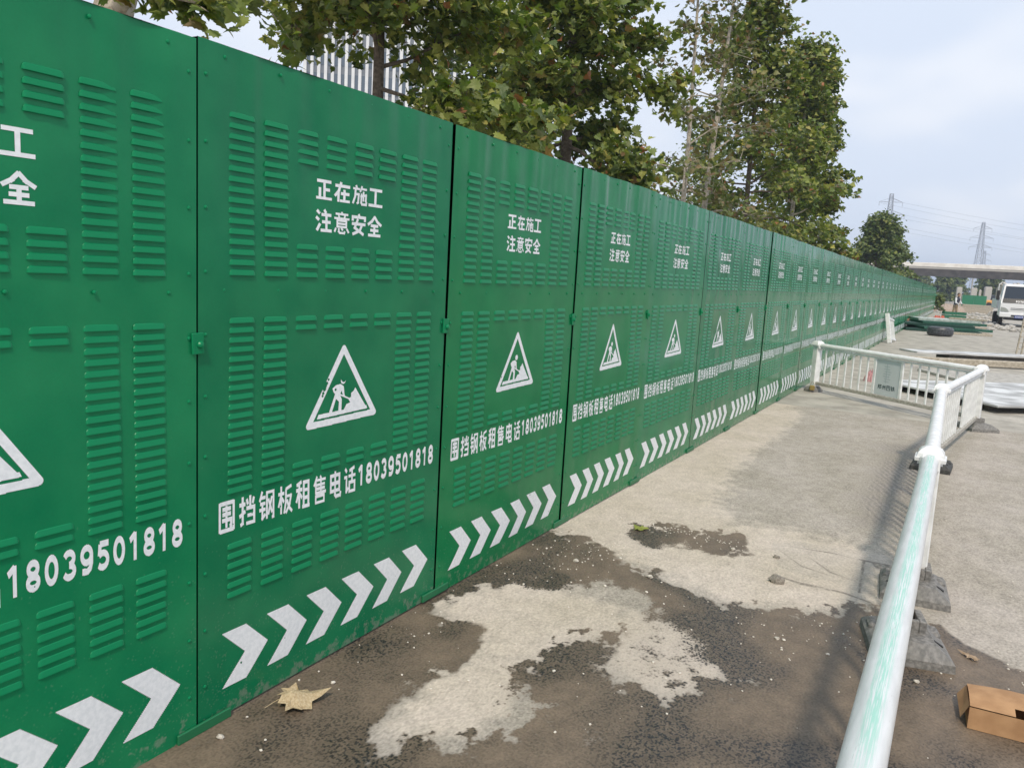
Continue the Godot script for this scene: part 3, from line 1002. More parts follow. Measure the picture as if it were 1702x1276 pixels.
func guard_rails() -> void:
	var near := Vector2(-0.062, 1.18)
	var cd := Vector2(-0.045, 4.74)
	var bc := Vector2(-0.062, 8.25)
	var ab := Vector2(0.31, 11.10)
	var aa := Vector2(-1.83, 13.0)
	rail_section("white guard rail nearest the camera, green paint rubbed along its top tube", near, cd, [0.0, 1.0], 18, false, scuffed_white())
	rail_section("white guard rail seen end-on, second from the camera", cd, bc, [1.0], 18, false, M.white)
	var b := rail_section("white guard rail slanting right with a yellow reflector on its near end", bc, ab, [1.0], 16, false, M.white)
	var st := new_st()
	var pts := []
	for i in 9:
		var t := -PI / 2 + PI * i / 8
		pts.append(Vector3(0.085 + 0.035 * cos(t), 0.555 + 0.065 * sin(t), 0.02))
	var back := []
	for q in pts:
		back.append(q + Vector3(0, 0, -0.014))
	face(st, pts, Vector3(0, 0, 1))
	face(st, back, Vector3(0, 0, -1))
	for i in 9:
		var j := (i + 1) % 9
		face(st, [pts[i], pts[j], back[j], back[i]], pts[i] - Vector3(0.09, 0.555, 0))
	done(st, "reflector", mat(0.55, 0.58, 0.08, 0.25), b)
	var a := rail_section("white guard rail crossing to the hoarding with a pale name plate", aa, ab, [0.0], 14, true, M.white)
	a.get_node("post").set_meta("label", "white post standing against the green hoarding")
	base_block("grey rubber base under the nearest guard rail post", D(cd.x - 0.005, 0, cd.y - 0.04), 0.08, M.rubber, false)
	base_block("empty grey rubber base without a post, lying nearest the camera", D(-0.055, 0, 3.93), 0.22, M.rubber, true)
	base_block("black rubber base half hidden behind the nearest post", D(bc.x, 0, bc.y), -0.05, M.rubber_dark, false)
	base_block("grey rubber base under the rail corner where two rails meet", D(ab.x, 0, ab.y), 0.5, M.rubber, false)
	base_block("small dusty base under the post beside the hoarding", D(aa.x + 0.02, 0, aa.y), -0.7, M.rubber, false).scale = Vector3(0.45, 1, 0.6)
	var p := thing("padlock", "brass padlock hanging at the foot of the post beside the hoarding", "padlock", D(aa.x + 0.0, 0.03, aa.y - 0.16))
	st = new_st()
	box(st, Vector3(0, 0.04, 0), Vector3(0.075, 0.075, 0.04), Basis(), 0.01)
	done(st, "body", M.brass, p)
	st = new_st()
	var sp := []
	var sr := []
	for i in 9:
		var t := PI * i / 8
		sp.append(Vector3(cos(t) * 0.026, 0.075 + sin(t) * 0.06, 0))
		sr.append(0.006)
	tube(st, sp, sr, 8)
	done(st, "shackle", M.white_dirty, p)

# ---------------------------------------------------------------- trees
func leaf_outline() -> Array:
	var h := [[0.0, 0.0], [0.16, -0.10], [0.24, 0.06], [0.46, 0.02], [0.40, 0.18], [0.56, 0.34], [0.38, 0.38], [0.40, 0.56], [0.20, 0.58], [0.14, 0.76], [0.0, 1.0]]
	var o := []
	for q in h:
		o.append(Vector2(q[0], q[1]))
	for i in range(h.size() - 2, 0, -1):
		o.append(Vector2(-h[i][0], h[i][1]))
	return o

func leaf_mesh(kind: int, tint := Color.WHITE) -> ArrayMesh:
	var st := new_st()
	st.set_color(tint)
	var o := leaf_outline() if kind < 3 else [Vector2(0, 0), Vector2(0.42, 0.05), Vector2(0.5, 0.4), Vector2(0.25, 0.6), Vector2(0, 1), Vector2(-0.25, 0.6), Vector2(-0.5, 0.4), Vector2(-0.42, 0.05)]
	var fold: float = [0.25, 0.45, 0.10, 0.3][kind]
	var curl: float = [0.25, -0.1, 0.45, 0.2][kind]
	var c := Vector3(0, 0.36, 0)
	for i in o.size():
		var a: Vector2 = o[i]
		var b: Vector2 = o[(i + 1) % o.size()]
		var pa := Vector3(a.x, a.y, absf(a.x) * fold - curl * (a.y - 0.36) * (a.y - 0.36) - 0.06)
		var pb := Vector3(b.x, b.y, absf(b.x) * fold - curl * (b.y - 0.36) * (b.y - 0.36) - 0.06)
		tri(st, c, pa, pb, Vector3(0, 0, 1))
	return st.commit()

var leaf_m: StandardMaterial3D
var leaves := []

func leaf_color(pal: Array) -> Color:
	var t := rng.randf()
	for q in pal:
		if t < q[0]:
			var v := rng.randf_range(0.75, 1.3)
			return Color(q[1] * v * rng.randf_range(0.9, 1.1), q[2] * v, q[3] * v)
		t -= q[0]
	return Color(pal[0][1], pal[0][2], pal[0][3])

const GREEN := [[0.42, 0.155, 0.200, 0.048], [0.32, 0.255, 0.275, 0.068], [0.12, 0.085, 0.125, 0.036], [0.10, 0.38, 0.36, 0.10], [0.025, 0.25, 0.16, 0.07], [0.015, 0.30, 0.12, 0.05]]
const DRYING := [[0.40, 0.12, 0.15, 0.045], [0.25, 0.20, 0.20, 0.07], [0.15, 0.24, 0.16, 0.09], [0.20, 0.15, 0.13, 0.06]]
const DARK := [[0.5, 0.100, 0.140, 0.042], [0.35, 0.160, 0.195, 0.055], [0.15, 0.24, 0.26, 0.07]]

# p: at, height, trunk (radius), lean, low, high (crown), reach, branches, twigs, per (leaves on a twig), size, pal, bark, solo (leaves as parts), kind
func tree(called: String, label: String, group: String, p: Dictionary) -> Node3D:
	rng.seed = p.seed
	var t := thing(called, label, "tree", p.at, 0.0, group)
	var lean: Vector3 = p.get("lean", Vector3.ZERO)
	var high: float = p.high
	var pts := []
	var rad := []
	var wob := Vector3(rng.randf_range(-1, 1), 0, rng.randf_range(-1, 1)) * 0.10
	for i in 9:
		var s := i / 8.0
		pts.append(Vector3(0, high * s, 0) + lean * s * high + wob * sin(s * 5.0) * s)
		rad.append(p.trunk * (1.0 - 0.78 * s) * (1.25 if i == 0 else 1.0))
	var st := new_st()
	tube(st, pts, rad, 10)
	var bark: Material = p.bark
	done(st, "trunk", bark, t)
	var mm_t := []
	var twig := new_st()
	var nb: int = p.branches
	for i in nb:
		var s := (i + rng.randf() * 0.8) / nb
		var y := lerpf(p.low, high * 0.97, s)
		var k: float = y / high
		var root: Vector3 = Vector3(0, y, 0) + lean * y + wob * sin(k * 5.0) * k
		var az := i * 2.39996 + rng.randf_range(-0.4, 0.4)
		var prof: float = (0.55 + 0.45 * sin(clampf(s * 1.25 + 0.25, 0.0, 1.0) * PI)) * (1.0 - 0.45 * s * s)
		var reach: float = p.reach * prof * rng.randf_range(0.75, 1.15)
		var rise: float = rng.randf_range(0.15, 0.6) + 0.45 * s
		if s < 0.25:
			rise = rng.randf_range(-0.12, 0.35)
		var dirn := Vector3(cos(az), rise, sin(az)).normalized()
		if p.has("thin") and y < p.thin[1] and dirn.dot(p.thin[0]) > 0.15:      # few limbs on this side low down
			continue
		var bp := []
		var br := []
		for j in 6:
			var q := j / 5.0
			bp.append(root + dirn * reach * q + Vector3(0, -0.22 * reach * q * q + 0.10 * sin(q * 6.0 + i), 0))
			br.append(p.trunk * lerpf(0.34, 0.05, q) * (1.0 - 0.5 * s))
		st = new_st()
		tube(st, bp, br, 6)
		done(st, "branch", bark, t)
		for j in int(p.twigs):
			var q := rng.randf_range(0.28, 1.0)
			var b0: Vector3 = bp[int(q * 4.99)].lerp(bp[mini(int(q * 4.99) + 1, 5)], fposmod(q * 4.99, 1.0))
			var td := (Vector3(rng.randfn(), rng.randfn() * 0.7 + 0.1, rng.randfn()).normalized() + dirn * 0.5).normalized()
			var tl: float = p.reach * rng.randf_range(0.16, 0.38)
			var b1 := b0 + td * tl + Vector3(0, -tl * 0.15, 0)
			tube(twig, [b0, (b0 + b1) / 2 + Vector3(0, tl * 0.06, 0), b1], [p.trunk * 0.06 + 0.003, p.trunk * 0.04 + 0.002, 0.002], 4, false)
			for n in int(p.per):
				var r := pow(rng.randf(), 0.7)
				var c: Vector3 = b0.lerp(b1, r) + Vector3(rng.randfn(), rng.randfn() * 0.8, rng.randfn()) * p.reach * 0.062
				var sz: float = p.size * rng.randf_range(0.65, 1.25)
				var nrm := (Vector3(rng.randfn() * 0.7, 0.75, rng.randfn() * 0.7) + dirn * 0.35).normalized()
				var down := Vector3(rng.randfn(), -0.55 + rng.randfn() * 0.4, rng.randfn())
				var yy := (down - nrm * down.dot(nrm)).normalized()
				mm_t.append([Transform3D(Basis(yy.cross(nrm) * sz, yy * sz, nrm * sz), c), leaf_color(p.pal)])
	done(twig, "twigs", bark, t)
	stuff(t.get_node("twigs"))
	var solo: int = p.get("solo", 0)
	if solo > 0:                                        # the leaves that show largest are parts of their own
		var rank := []
		var inv := cam.transform.affine_inverse()
		for i in mm_t.size():
			var w: Vector3 = inv * (t.position + mm_t[i][0].origin)
			var x: float = w.x / -w.z * 1334.97
			var y: float = w.y / -w.z * 1334.97
			var world: Vector3 = t.position + mm_t[i][0].origin
			var over: float = EYE + (world.y - EYE) * FENCE_X / world.x
			if w.z < 0.0 and absf(x) < 851 and absf(y) < 638 and over > PANEL_H:
				rank.append([-w.z, i])
		rank.sort_custom(func(a, b): return a[0] < b[0])
		var taken := {}
		var tints := {}
		for i in mini(solo, rank.size()):
			var id: int = rank[i][1]
			taken[id] = true
			var c: Color = mm_t[id][1]
			var key := Vector3i(int(c.r * 40), int(c.g * 40), int(c.b * 20))
			if not tints.has(key):
				tints[key] = leaf_mesh(id % 3, c)
			put(tints[key], "leaf", leaf_m, t).transform = mm_t[id][0]
		var rest := []
		for i in mm_t.size():
			if not taken.has(i):
				rest.append(mm_t[i])
		mm_t = rest
	var kind: int = p.get("kind", 0)
	var mm := MultiMesh.new()
	mm.transform_format = MultiMesh.TRANSFORM_3D
	mm.use_colors = true
	mm.mesh = leaves[kind]
	mm.instance_count = mm_t.size()
	for i in mm_t.size():
		mm.set_instance_transform(i, mm_t[i][0])
		mm.set_instance_color(i, mm_t[i][1])
	var mi := MultiMeshInstance3D.new()
	mi.name = "crown"
	mi.multimesh = mm
	mi.material_override = leaf_m
	t.add_child(mi)
	stuff(mi)
	return t

func trees() -> void:
	leaf_m = mat(1, 1, 1, 0.5)
	leaf_m.albedo_color = Color.WHITE
	leaf_m.vertex_color_use_as_albedo = true
	leaf_m.backlight_enabled = true
	leaf_m.backlight = Color(0.75, 0.85, 0.35)
	for k in 4:
		leaves.append(leaf_mesh(k))
	var brown := worn(61, [0.10, 0.075, 0.055], [0.21, 0.165, 0.125], 0.9, 1.6, 0.02, 5.0)
	var pale := worn(62, [0.27, 0.23, 0.18], [0.50, 0.45, 0.37], 0.85, 1.2, 0.02, 4.0)
	var g := "plane trees in a row behind the hoarding"
	tree("plane_tree", "plane tree whose pale limb and few leaves show at the top left corner", g, {"seed": 1, "at": D(-6.4, 0, 3.35), "trunk": 0.23, "lean": Vector3(0.02, 0, -0.30), "low": 3.3, "high": 8.0, "reach": 1.9, "branches": 12, "twigs": 8, "per": 30, "size": 0.15, "pal": GREEN, "bark": pale, "solo": 120})
	tree("plane_tree", "plane tree with a dark straight trunk, yellow and orange leaves, above the second panel", g, {"seed": 2, "at": D(-6.6, 0, 8.15), "trunk": 0.105, "low": 2.3, "high": 8.6, "reach": 2.05, "branches": 38, "twigs": 15, "per": 42, "size": 0.13, "pal": GREEN, "bark": brown, "solo": 300, "thin": [Vector3(-0.5, 0, 0.85), 3.9]})
	tree("plane_tree", "dense dark plane tree with a brown dead cluster, tallest in the middle", g, {"seed": 3, "at": D(-6.6, 0, 13.6), "trunk": 0.14, "low": 2.2, "high": 10.5, "reach": 2.1, "branches": 44, "twigs": 16, "per": 48, "size": 0.135, "pal": GREEN, "bark": brown, "solo": 300, "kind": 1})
	tree("plane_tree", "sparse drying plane tree with a thin pale stem, left of a pair", g, {"seed": 4, "at": D(-6.5, 0, 20.2), "trunk": 0.085, "lean": Vector3(0.0, 0, -0.03), "low": 2.9, "high": 10.2, "reach": 1.9, "branches": 18, "twigs": 7, "per": 8, "size": 0.15, "pal": DRYING, "bark": pale})
	tree("plane_tree", "drying plane tree with a leaning pale stem, right of a pair", g, {"seed": 5, "at": D(-6.4, 0, 21.3), "trunk": 0.10, "lean": Vector3(0.01, 0, -0.16), "low": 3.2, "high": 11.0, "reach": 2.2, "branches": 22, "twigs": 8, "per": 10, "size": 0.15, "pal": DRYING, "bark": pale})
	tree("plane_tree", "full green plane tree right of the two pale stems", g, {"seed": 6, "at": D(-6.5, 0, 27.0), "trunk": 0.12, "low": 2.5, "high": 11.2, "reach": 2.6, "branches": 36, "twigs": 12, "per": 22, "size": 0.17, "pal": GREEN, "bark": brown, "kind": 1})
	tree("plane_tree", "full green plane tree with a bare pale branch low down", g, {"seed": 7, "at": D(-6.3, 0, 33.5), "trunk": 0.12, "lean": Vector3(0, 0, -0.10), "low": 2.2, "high": 11.3, "reach": 2.3, "branches": 40, "twigs": 12, "per": 22, "size": 0.18, "pal": GREEN, "bark": pale, "kind": 3})
	tree("plane_tree", "last tall plane tree at the right end of the thick row", g, {"seed": 8, "at": D(-6.4, 0, 37.6), "trunk": 0.12, "low": 2.2, "high": 11.4, "reach": 2.1, "branches": 40, "twigs": 12, "per": 22, "size": 0.20, "pal": GREEN, "bark": brown, "kind": 3})
	tree("plane_tree", "round green tree standing alone before the overpass", g, {"seed": 9, "at": D(-6.6, 0, 74.0), "trunk": 0.15, "low": 1.8, "high": 7.6, "reach": 2.8, "branches": 40, "twigs": 12, "per": 20, "size": 0.26, "pal": DARK, "bark": brown, "kind": 3})
	tree("plane_tree", "darker tree behind the lone round tree before the overpass", g, {"seed": 10, "at": D(-6.6, 0, 88.0), "trunk": 0.15, "low": 2.5, "high": 8.0, "reach": 2.2, "branches": 26, "twigs": 10, "per": 18, "size": 0.28, "pal": DARK, "bark": brown, "kind": 3})
	var g2 := "trees standing farther back behind the row"
	var back := [[-15.0, 10.5, 5.2, "small tree top peeping over the hoarding left of the white building"], [-17.5, 14.6, 5.6, "pointed tree top peeping over the hoarding before the white building"], [-19.0, 19.5, 6.0, "bushy tree top at the foot of the white building"],
		[-13.0, 20.3, 9.2, "tree filling the gap behind the dark middle plane tree"], [-13.0, 44.0, 9.5, "tree behind the full green plane trees"]]
	for i in back.size():
		var b: Array = back[i]
		tree("background_tree", b[3], g2, {"seed": 30 + i, "at": D(b[0], 0, b[1]), "trunk": 0.12, "low": 1.8, "high": b[2], "reach": 1.7 if i < 3 else 2.8, "branches": 26 if i < 3 else 34, "twigs": 9, "per": 18, "size": 0.16, "pal": GREEN if i != 3 else DARK, "bark": brown, "kind": 3})

# ---------------------------------------------------------------- far background
func background() -> void:
	# office block with white vertical fins
	var white := worn(71, [0.62, 0.63, 0.64], [0.72, 0.73, 0.74], 0.6, 0.05)
	var pane_m := mat(0.10, 0.13, 0.17, 0.12)
	var t := thing("office_building", "white office block with close vertical fins and dark window strips behind the trees", "building", D(-86.5, 0, 90.0), 0.62)
	var st := new_st()
	box(st, Vector3(11.6, 22, -9.5), Vector3(22.8, 44, 18))
	done(st, "wall", mat(0.16, 0.18, 0.21, 0.5), t)
	st = new_st()
	box(st, Vector3.ZERO, Vector3(0.44, 44.6, 0.35))
	var fin := st.commit()
	st = new_st()
	box(st, Vector3.ZERO, Vector3(0.54, 2.5, 0.06))
	var pane := st.commit()
	for i in 24:
		put(fin, "fin", white, t, Vector3(0.21 + 0.98 * i, 22.3, -0.32))
	for i in 23:
		for f in 5:
			put(pane, "window", pane_m, t, Vector3(0.70 + 0.98 * i, 16.4 + 3.6 * f, -0.46))
	# overpass
	var b := thing("overpass", "pale concrete overpass with a shaded underside crossing the road far away", "bridge", D(0, 0, 180))
	st = new_st()
	box(st, Vector3(30, 7.36, 0), Vector3(120, 0.80, 0.4), Basis(), 0.05)
	done(st, "parapet", worn(72, [0.68, 0.64, 0.58], [0.80, 0.77, 0.71], 0.8, 0.05), b)
	st = new_st()
	box(st, Vector3(30, 6.78, -5.5), Vector3(120, 0.35, 11.2))
	done(st, "deck", M.concrete, b)
	st = new_st()
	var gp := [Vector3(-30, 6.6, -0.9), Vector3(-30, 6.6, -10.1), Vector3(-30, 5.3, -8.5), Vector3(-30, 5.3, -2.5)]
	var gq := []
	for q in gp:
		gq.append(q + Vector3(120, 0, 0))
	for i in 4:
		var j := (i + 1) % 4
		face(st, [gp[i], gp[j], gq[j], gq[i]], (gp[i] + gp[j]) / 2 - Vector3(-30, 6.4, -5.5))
	done(st, "box_girder", worn(74, [0.13, 0.12, 0.12], [0.22, 0.205, 0.20], 0.9, 0.05), b)  # concrete coloured darker than the deck to paint in the underside's shade
	for x in [-22.0, 34.0, 62.0]:
		st = new_st()
		loft(st, Vector3(x, 0, -5.5), [[0, 0.8, 0.8], [4.2, 0.8, 0.8], [5.3, 2.2, 1.4]])
		done(st, "pier", M.concrete, b)
	# lattice pylons and their wires
	var steel := mat(0.36, 0.38, 0.42, 0.5, 0.2)
	var spots := [[-34.0, 420.0, 47.0, "lattice power pylon rising behind the lone round tree"], [5.6, 500.0, 41.0, "lattice power pylon standing above the overpass"], [10.2, 640.0, 33.0, "small distant pylon beside the one above the overpass"]]
	for s in spots:
		pylon(s, steel)
	var wires := [[-34.0, 420.0, 42.5], [-34.0, 420.0, 37.0], [-34.0, 420.0, 31.0]]
	for i in 6:
		var y0: float = [43.0, 37.6, 32.0][i % 3]
		var side := -1.0 if i < 3 else 1.0
		var a := D(-34.0 + side * 5.0, y0, 420)
		var e := D(150.0 + side * 6.0, y0 - 9.0, 620) if i % 2 == 0 else D(170.0, y0 - 14.0, 560)
		var pts := []
		var rad := []
		for k in 25:
			var q := k / 24.0
			pts.append(a.lerp(e, q) - Vector3(0, 16.0 * q * (1.0 - q), 0))
			rad.append(0.045)
		st = new_st()
		tube(st, pts, rad, 4, false)
		tag(done(st, "power_line", steel, self), ["top power line on the near side of the pylon behind the tree", "middle power line on the near side of the pylon behind the tree", "lowest power line on the near side of the pylon behind the tree", "top power line on the far side of the pylon behind the tree", "middle power line on the far side of the pylon behind the tree", "lowest power line on the far side of the pylon behind the tree"][i], "power line", "wires across the sky")
	# trees under and beyond the overpass
	var brown := worn(73, [0.08, 0.06, 0.045], [0.15, 0.12, 0.09], 0.9, 0.5)
	for i in 24:
		rng.seed = 500 + i
		var f := 215.0 + (i % 3) * 26.0
		var x := -13.0 + 3.0 * i - (i % 3) * 1.5
		tree("roadside_tree", "dark roadside tree in the line seen under the overpass", "trees in the line beyond the overpass", {"seed": 510 + i, "at": D(x, 0, f), "trunk": 0.18, "low": 1.0, "high": 6.0 + rng.randf() * 2.2, "reach": 3.4, "branches": 26, "twigs": 9, "per": 14, "size": 0.62, "pal": DARK, "bark": brown, "kind": 3})

func pylon(s: Array, steel: Material) -> void:
	var t := thing("power_pylon", s[3], "pylon", D(s[0], 0, s[1]), 0.35, "pylons of the power line")
	var h: float = s[2]
	var st := new_st()
	var wid := func(y: float) -> float: return lerpf(h * 0.070, h * 0.014, pow(y / h, 0.8))
	var n := 11
	var th := h * 0.003
	for i in n:
		var y0 := h * i / n
		var y1 := h * (i + 1) / n
		var w0: float = wid.call(y0)
		var w1: float = wid.call(y1)
		var k := [Vector3(1, 0, 1), Vector3(1, 0, -1), Vector3(-1, 0, -1), Vector3(-1, 0, 1)]
		for j in 4:
			var a: Vector3 = k[j]
			var b: Vector3 = k[(j + 1) % 4]
			bar(st, a * w0 + Vector3(0, y0, 0), a * w1 + Vector3(0, y1, 0), th * 1.4)
			bar(st, a * w0 + Vector3(0, y0, 0), b * w1 + Vector3(0, y1, 0), th)
			bar(st, b * w0 + Vector3(0, y0, 0), a * w1 + Vector3(0, y1, 0), th)
			bar(st, a * w1 + Vector3(0, y1, 0), b * w1 + Vector3(0, y1, 0), th)
	done(st, "lattice_mast", steel, t)
	for q in [0.92, 0.80, 0.68]:
		st = new_st()
		var y: float = h * q
		var l: float = h * (0.11 if q > 0.9 else 0.14)
		for sg in [-1.0, 1.0]:
			for z in [-1.0, 1.0]:
				var w: float = wid.call(y)
				bar(st, Vector3(sg * w, y, z * w), Vector3(sg * l, y, 0), th)
				bar(st, Vector3(sg * w, y + h * 0.035, z * w), Vector3(sg * l, y, 0), th)
			bar(st, Vector3(sg * l, y, 0), Vector3(sg * l, y - h * 0.04, 0), th)
		done(st, "cross_arm", steel, t)

# ---------------------------------------------------------------- things lying along the road
func wheel(parent: Node, at: Vector3, r: float, w: float) -> void:
	var o := Node3D.new()
	o.name = numbered("wheel", parent)
	parent.add_child(o)
	o.position = at
	var b := Basis(Vector3(0, 1, 0), Vector3(-1, 0, 0), Vector3(0, 0, 1))
	var st := new_st()
	lathe(st, Vector3.ZERO, [[-w / 2, r * 0.55], [-w / 2, r * 0.92], [-w * 0.35, r], [w * 0.35, r], [w / 2, r * 0.92], [w / 2, r * 0.55]], 24, b)
	done(st, "tyre", M.black, o)
	st = new_st()
	lathe(st, Vector3.ZERO, [[-w * 0.3, 0.0], [-w * 0.3, r * 0.56], [w * 0.3, r * 0.56], [w * 0.3, 0.0]], 16, b)
	done(st, "rim", M.white_dirty, o)

func truck(at: Vector3) -> void:
	var t := thing("light_truck", "white light truck facing the camera with loaded bed at the right edge", "truck", at, 0.04)
	var white := mat(0.72, 0.73, 0.74, 0.25)
	white.clearcoat_enabled = true
	var hw := 1.02
	var prof := [Vector2(0.0, 0.62), Vector2(0.06, 0.95), Vector2(0.06, 1.32), Vector2(0.0, 1.42), Vector2(-0.30, 2.33), Vector2(-0.42, 2.43), Vector2(-1.55, 2.43), Vector2(-1.65, 0.62)]   # z forward, y
	var st := new_st()
	var l := []
	var r := []
	for q in prof:
		var inset: float = 0.05 + (0.10 if q.y > 2.0 else 0.0)
		l.append(Vector3(-hw + inset, q.y, q.x))
		r.append(Vector3(hw - inset, q.y, q.x))
	for i in prof.size():
		var j := (i + 1) % prof.size()
		face(st, [l[i], l[j], r[j], r[i]], (l[i] + r[j]) / 2 - Vector3(0, 1.5, -0.8))
	face(st, l, Vector3.LEFT)
	face(st, r, Vector3.RIGHT)
	done(st, "cab", white, t)
	st = new_st()
	face(st, [Vector3(-0.86, 1.60, -0.045), Vector3(0.86, 1.60, -0.045), Vector3(0.79, 2.29, -0.275), Vector3(-0.79, 2.29, -0.275)], Vector3(0, 0.3, 1))
	done(st, "windscreen", M.glass, t)
	st = new_st()
	face(st, [Vector3(-0.90, 1.345, 0.072), Vector3(0.90, 1.345, 0.072), Vector3(0.87, 1.59, -0.038), Vector3(-0.87, 1.59, -0.038)], Vector3(0, 0.3, 1))
	done(st, "black_front_panel", mat(0.01, 0.01, 0.012, 0.2), t)
	var tm := TextMesh.new()
	var font := SystemFont.new()
	font.font_names = PackedStringArray(["Droid Sans"])
	font.font_weight = 700
	tm.font = font
	tm.text = "FOTON"
	tm.font_size = 24
	tm.pixel_size = 0.0068
	tm.depth = 0.01
	var wr := put(tm, "lettering", white, t, Vector3(0.02, 1.435, 0.058))
	wr.rotation.x = -0.42
	for s in [-1.0, 1.0]:
		st = new_st()
		face(st, [Vector3(s * 0.94, 0.86, 0.070), Vector3(s * 0.52, 0.84, 0.070), Vector3(s * 0.60, 0.98, 0.070), Vector3(s * 0.72, 1.06, 0.070), Vector3(s * 0.94, 1.10, 0.070)], Vector3(0, 0, 1))
		done(st, "headlight", mat(0.30, 0.32, 0.30, 0.1), t)
		st = new_st()
		box(st, Vector3(s * 1.14, 1.75, -0.1), Vector3(0.16, 0.55, 0.12), Basis(), 0.03)
		done(st, "mirror", M.black, t)
		st = new_st()
		tube(st, [Vector3(s * 0.80, 2.38, -0.3), Vector3(s * 1.02, 2.50, -0.15), Vector3(s * 1.16, 2.35, -0.08), Vector3(s * 1.15, 2.0, -0.1), Vector3(s * 0.98, 1.45, -0.1)], [0.022, 0.022, 0.022, 0.022, 0.022], 6)
		done(st, "mirror_arm", white, t)
		wheel(t, Vector3(s * 0.85, 0.40, -0.75), 0.40, 0.22)
		wheel(t, Vector3(s * 0.85, 0.40, -3.6), 0.40, 0.34)
	for i in 2:
		st = new_st()
		box(st, Vector3(0, 0.98 + 0.075 * i, 0.068), Vector3(0.92, 0.022, 0.012))
		done(st, "grille_slot", M.black, t)
	st = new_st()
	box(st, Vector3(0, 0.66, 0.02), Vector3(1.98, 0.26, 0.20), Basis(), 0.04)
	done(st, "bumper", white, t)
	st = new_st()
	box(st, Vector3(0, 0.47, -0.05), Vector3(1.5, 0.18, 0.18))
	box(st, Vector3(0.05, 0.63, 0.125), Vector3(0.9, 0.09, 0.012))
	done(st, "lower_bumper", M.black, t)
	st = new_st()
	box(st, Vector3(0.0, 0.58, 0.14), Vector3(0.44, 0.15, 0.012))
	var plate := done(st, "licence_plate", mat(0.05, 0.08, 0.30, 0.4), t)
	st = new_st()
	for i in 6:
		box(st, Vector3(-0.16 + 0.064 * i, 0.58, 0.147), Vector3(0.03, 0.07 + 0.01 * (i % 2), 0.003))
	done(st, "plate_marks", white, plate)
	st = new_st()
	box(st, Vector3(0, 0.75, -3.6), Vector3(0.9, 0.2, 4.0))
	done(st, "chassis", M.black, t)
	st = new_st()
	box(st, Vector3(0, 1.05, -3.75), Vector3(2.05, 0.12, 3.9))
	for s in [-1.0, 1.0]:
		box(st, Vector3(s * 1.0, 1.33, -3.75), Vector3(0.05, 0.44, 3.9))
	box(st, Vector3(0, 1.45, -1.82), Vector3(2.05, 0.7, 0.05))
	done(st, "bed", white, t)
	st = new_st()
	for i in 9:
		bar(st, Vector3(-0.8 + 0.2 * i, 2.30 + 0.06 * sin(i * 2.3), -1.9), Vector3(-0.75 + 0.19 * i, 2.45 + 0.10 * sin(i * 1.7), -5.4), 0.12)
	box(st, Vector3(0, 1.7, -3.8), Vector3(1.8, 1.2, 3.4), Basis(), 0.1)
	done(st, "load", M.timber, t)

# one closed surface round joined tapered bones (surface nets)
func blob(bones: Array, cell: float, k: float, paint: Callable) -> ArrayMesh:
	var lo := Vector3.INF
	var hi := -Vector3.INF
	for b in bones:
		for e in 2:
			lo = lo.min(b[e] - Vector3.ONE * (b[2 + e] + cell * 2))
			hi = hi.max(b[e] + Vector3.ONE * (b[2 + e] + cell * 2))
	var n := Vector3i(((hi - lo) / cell).ceil()) + Vector3i.ONE
	var f := PackedFloat32Array()
	f.resize(n.x * n.y * n.z)
	for z in n.z:
		for y in n.y:
			for x in n.x:
				var p := lo + Vector3(x, y, z) * cell
				var acc := 0.0
				for b in bones:
					var ab: Vector3 = b[1] - b[0]
					var t := clampf((p - b[0]).dot(ab) / maxf(ab.length_squared(), 1e-9), 0.0, 1.0)
					acc += exp(-k * (p.distance_to(b[0] + ab * t) - lerpf(b[2], b[3], t)))
				f[(z * n.y + y) * n.x + x] = -log(maxf(acc, 1e-30)) / k
	var st := new_st()
	var idx := {}
	var count := 0
	var at := func(x: int, y: int, z: int) -> float: return f[(z * n.y + y) * n.x + x]
	for z in n.z - 1:
		for y in n.y - 1:
			for x in n.x - 1:
				var sum := Vector3.ZERO
				var m := 0
				for e in [[0, 0, 0, 1, 0, 0], [0, 1, 0, 1, 1, 0], [0, 0, 1, 1, 0, 1], [0, 1, 1, 1, 1, 1], [0, 0, 0, 0, 1, 0], [1, 0, 0, 1, 1, 0], [0, 0, 1, 0, 1, 1], [1, 0, 1, 1, 1, 1], [0, 0, 0, 0, 0, 1], [1, 0, 0, 1, 0, 1], [0, 1, 0, 0, 1, 1], [1, 1, 0, 1, 1, 1]]:
					var a: float = at.call(x + e[0], y + e[1], z + e[2])
					var b: float = at.call(x + e[3], y + e[4], z + e[5])
					if (a < 0) != (b < 0):
						sum += Vector3(x + e[0], y + e[1], z + e[2]).lerp(Vector3(x + e[3], y + e[4], z + e[5]), a / (a - b))
						m += 1
				if m > 0:
					var v := lo + sum / m * cell
					idx[Vector3i(x, y, z)] = count
					count += 1
					st.set_color(paint.call(v))
					st.add_vertex(v)
	for z in range(1, n.z - 1):
		for y in range(1, n.y - 1):
			for x in range(1, n.x - 1):
				for a in 3:
					var d := Vector3i.ZERO
					d[a] = 1
					var s0: float = at.call(x, y, z)
					var s1: float = at.call(x + d.x, y + d.y, z + d.z)
					if (s0 < 0) != (s1 < 0):
						var u := Vector3i.ZERO
						var w := Vector3i.ZERO
						u[(a + 1) % 3] = 1
						w[(a + 2) % 3] = 1
						var c := Vector3i(x, y, z)
						var q := [idx[c - u - w], idx[c - w], idx[c], idx[c - u]]
						if s0 < 0:
							q.reverse()
						for i in [0, 1, 2, 0, 2, 3]:
							st.add_index(q[i])
	st.generate_normals()
	return st.commit()

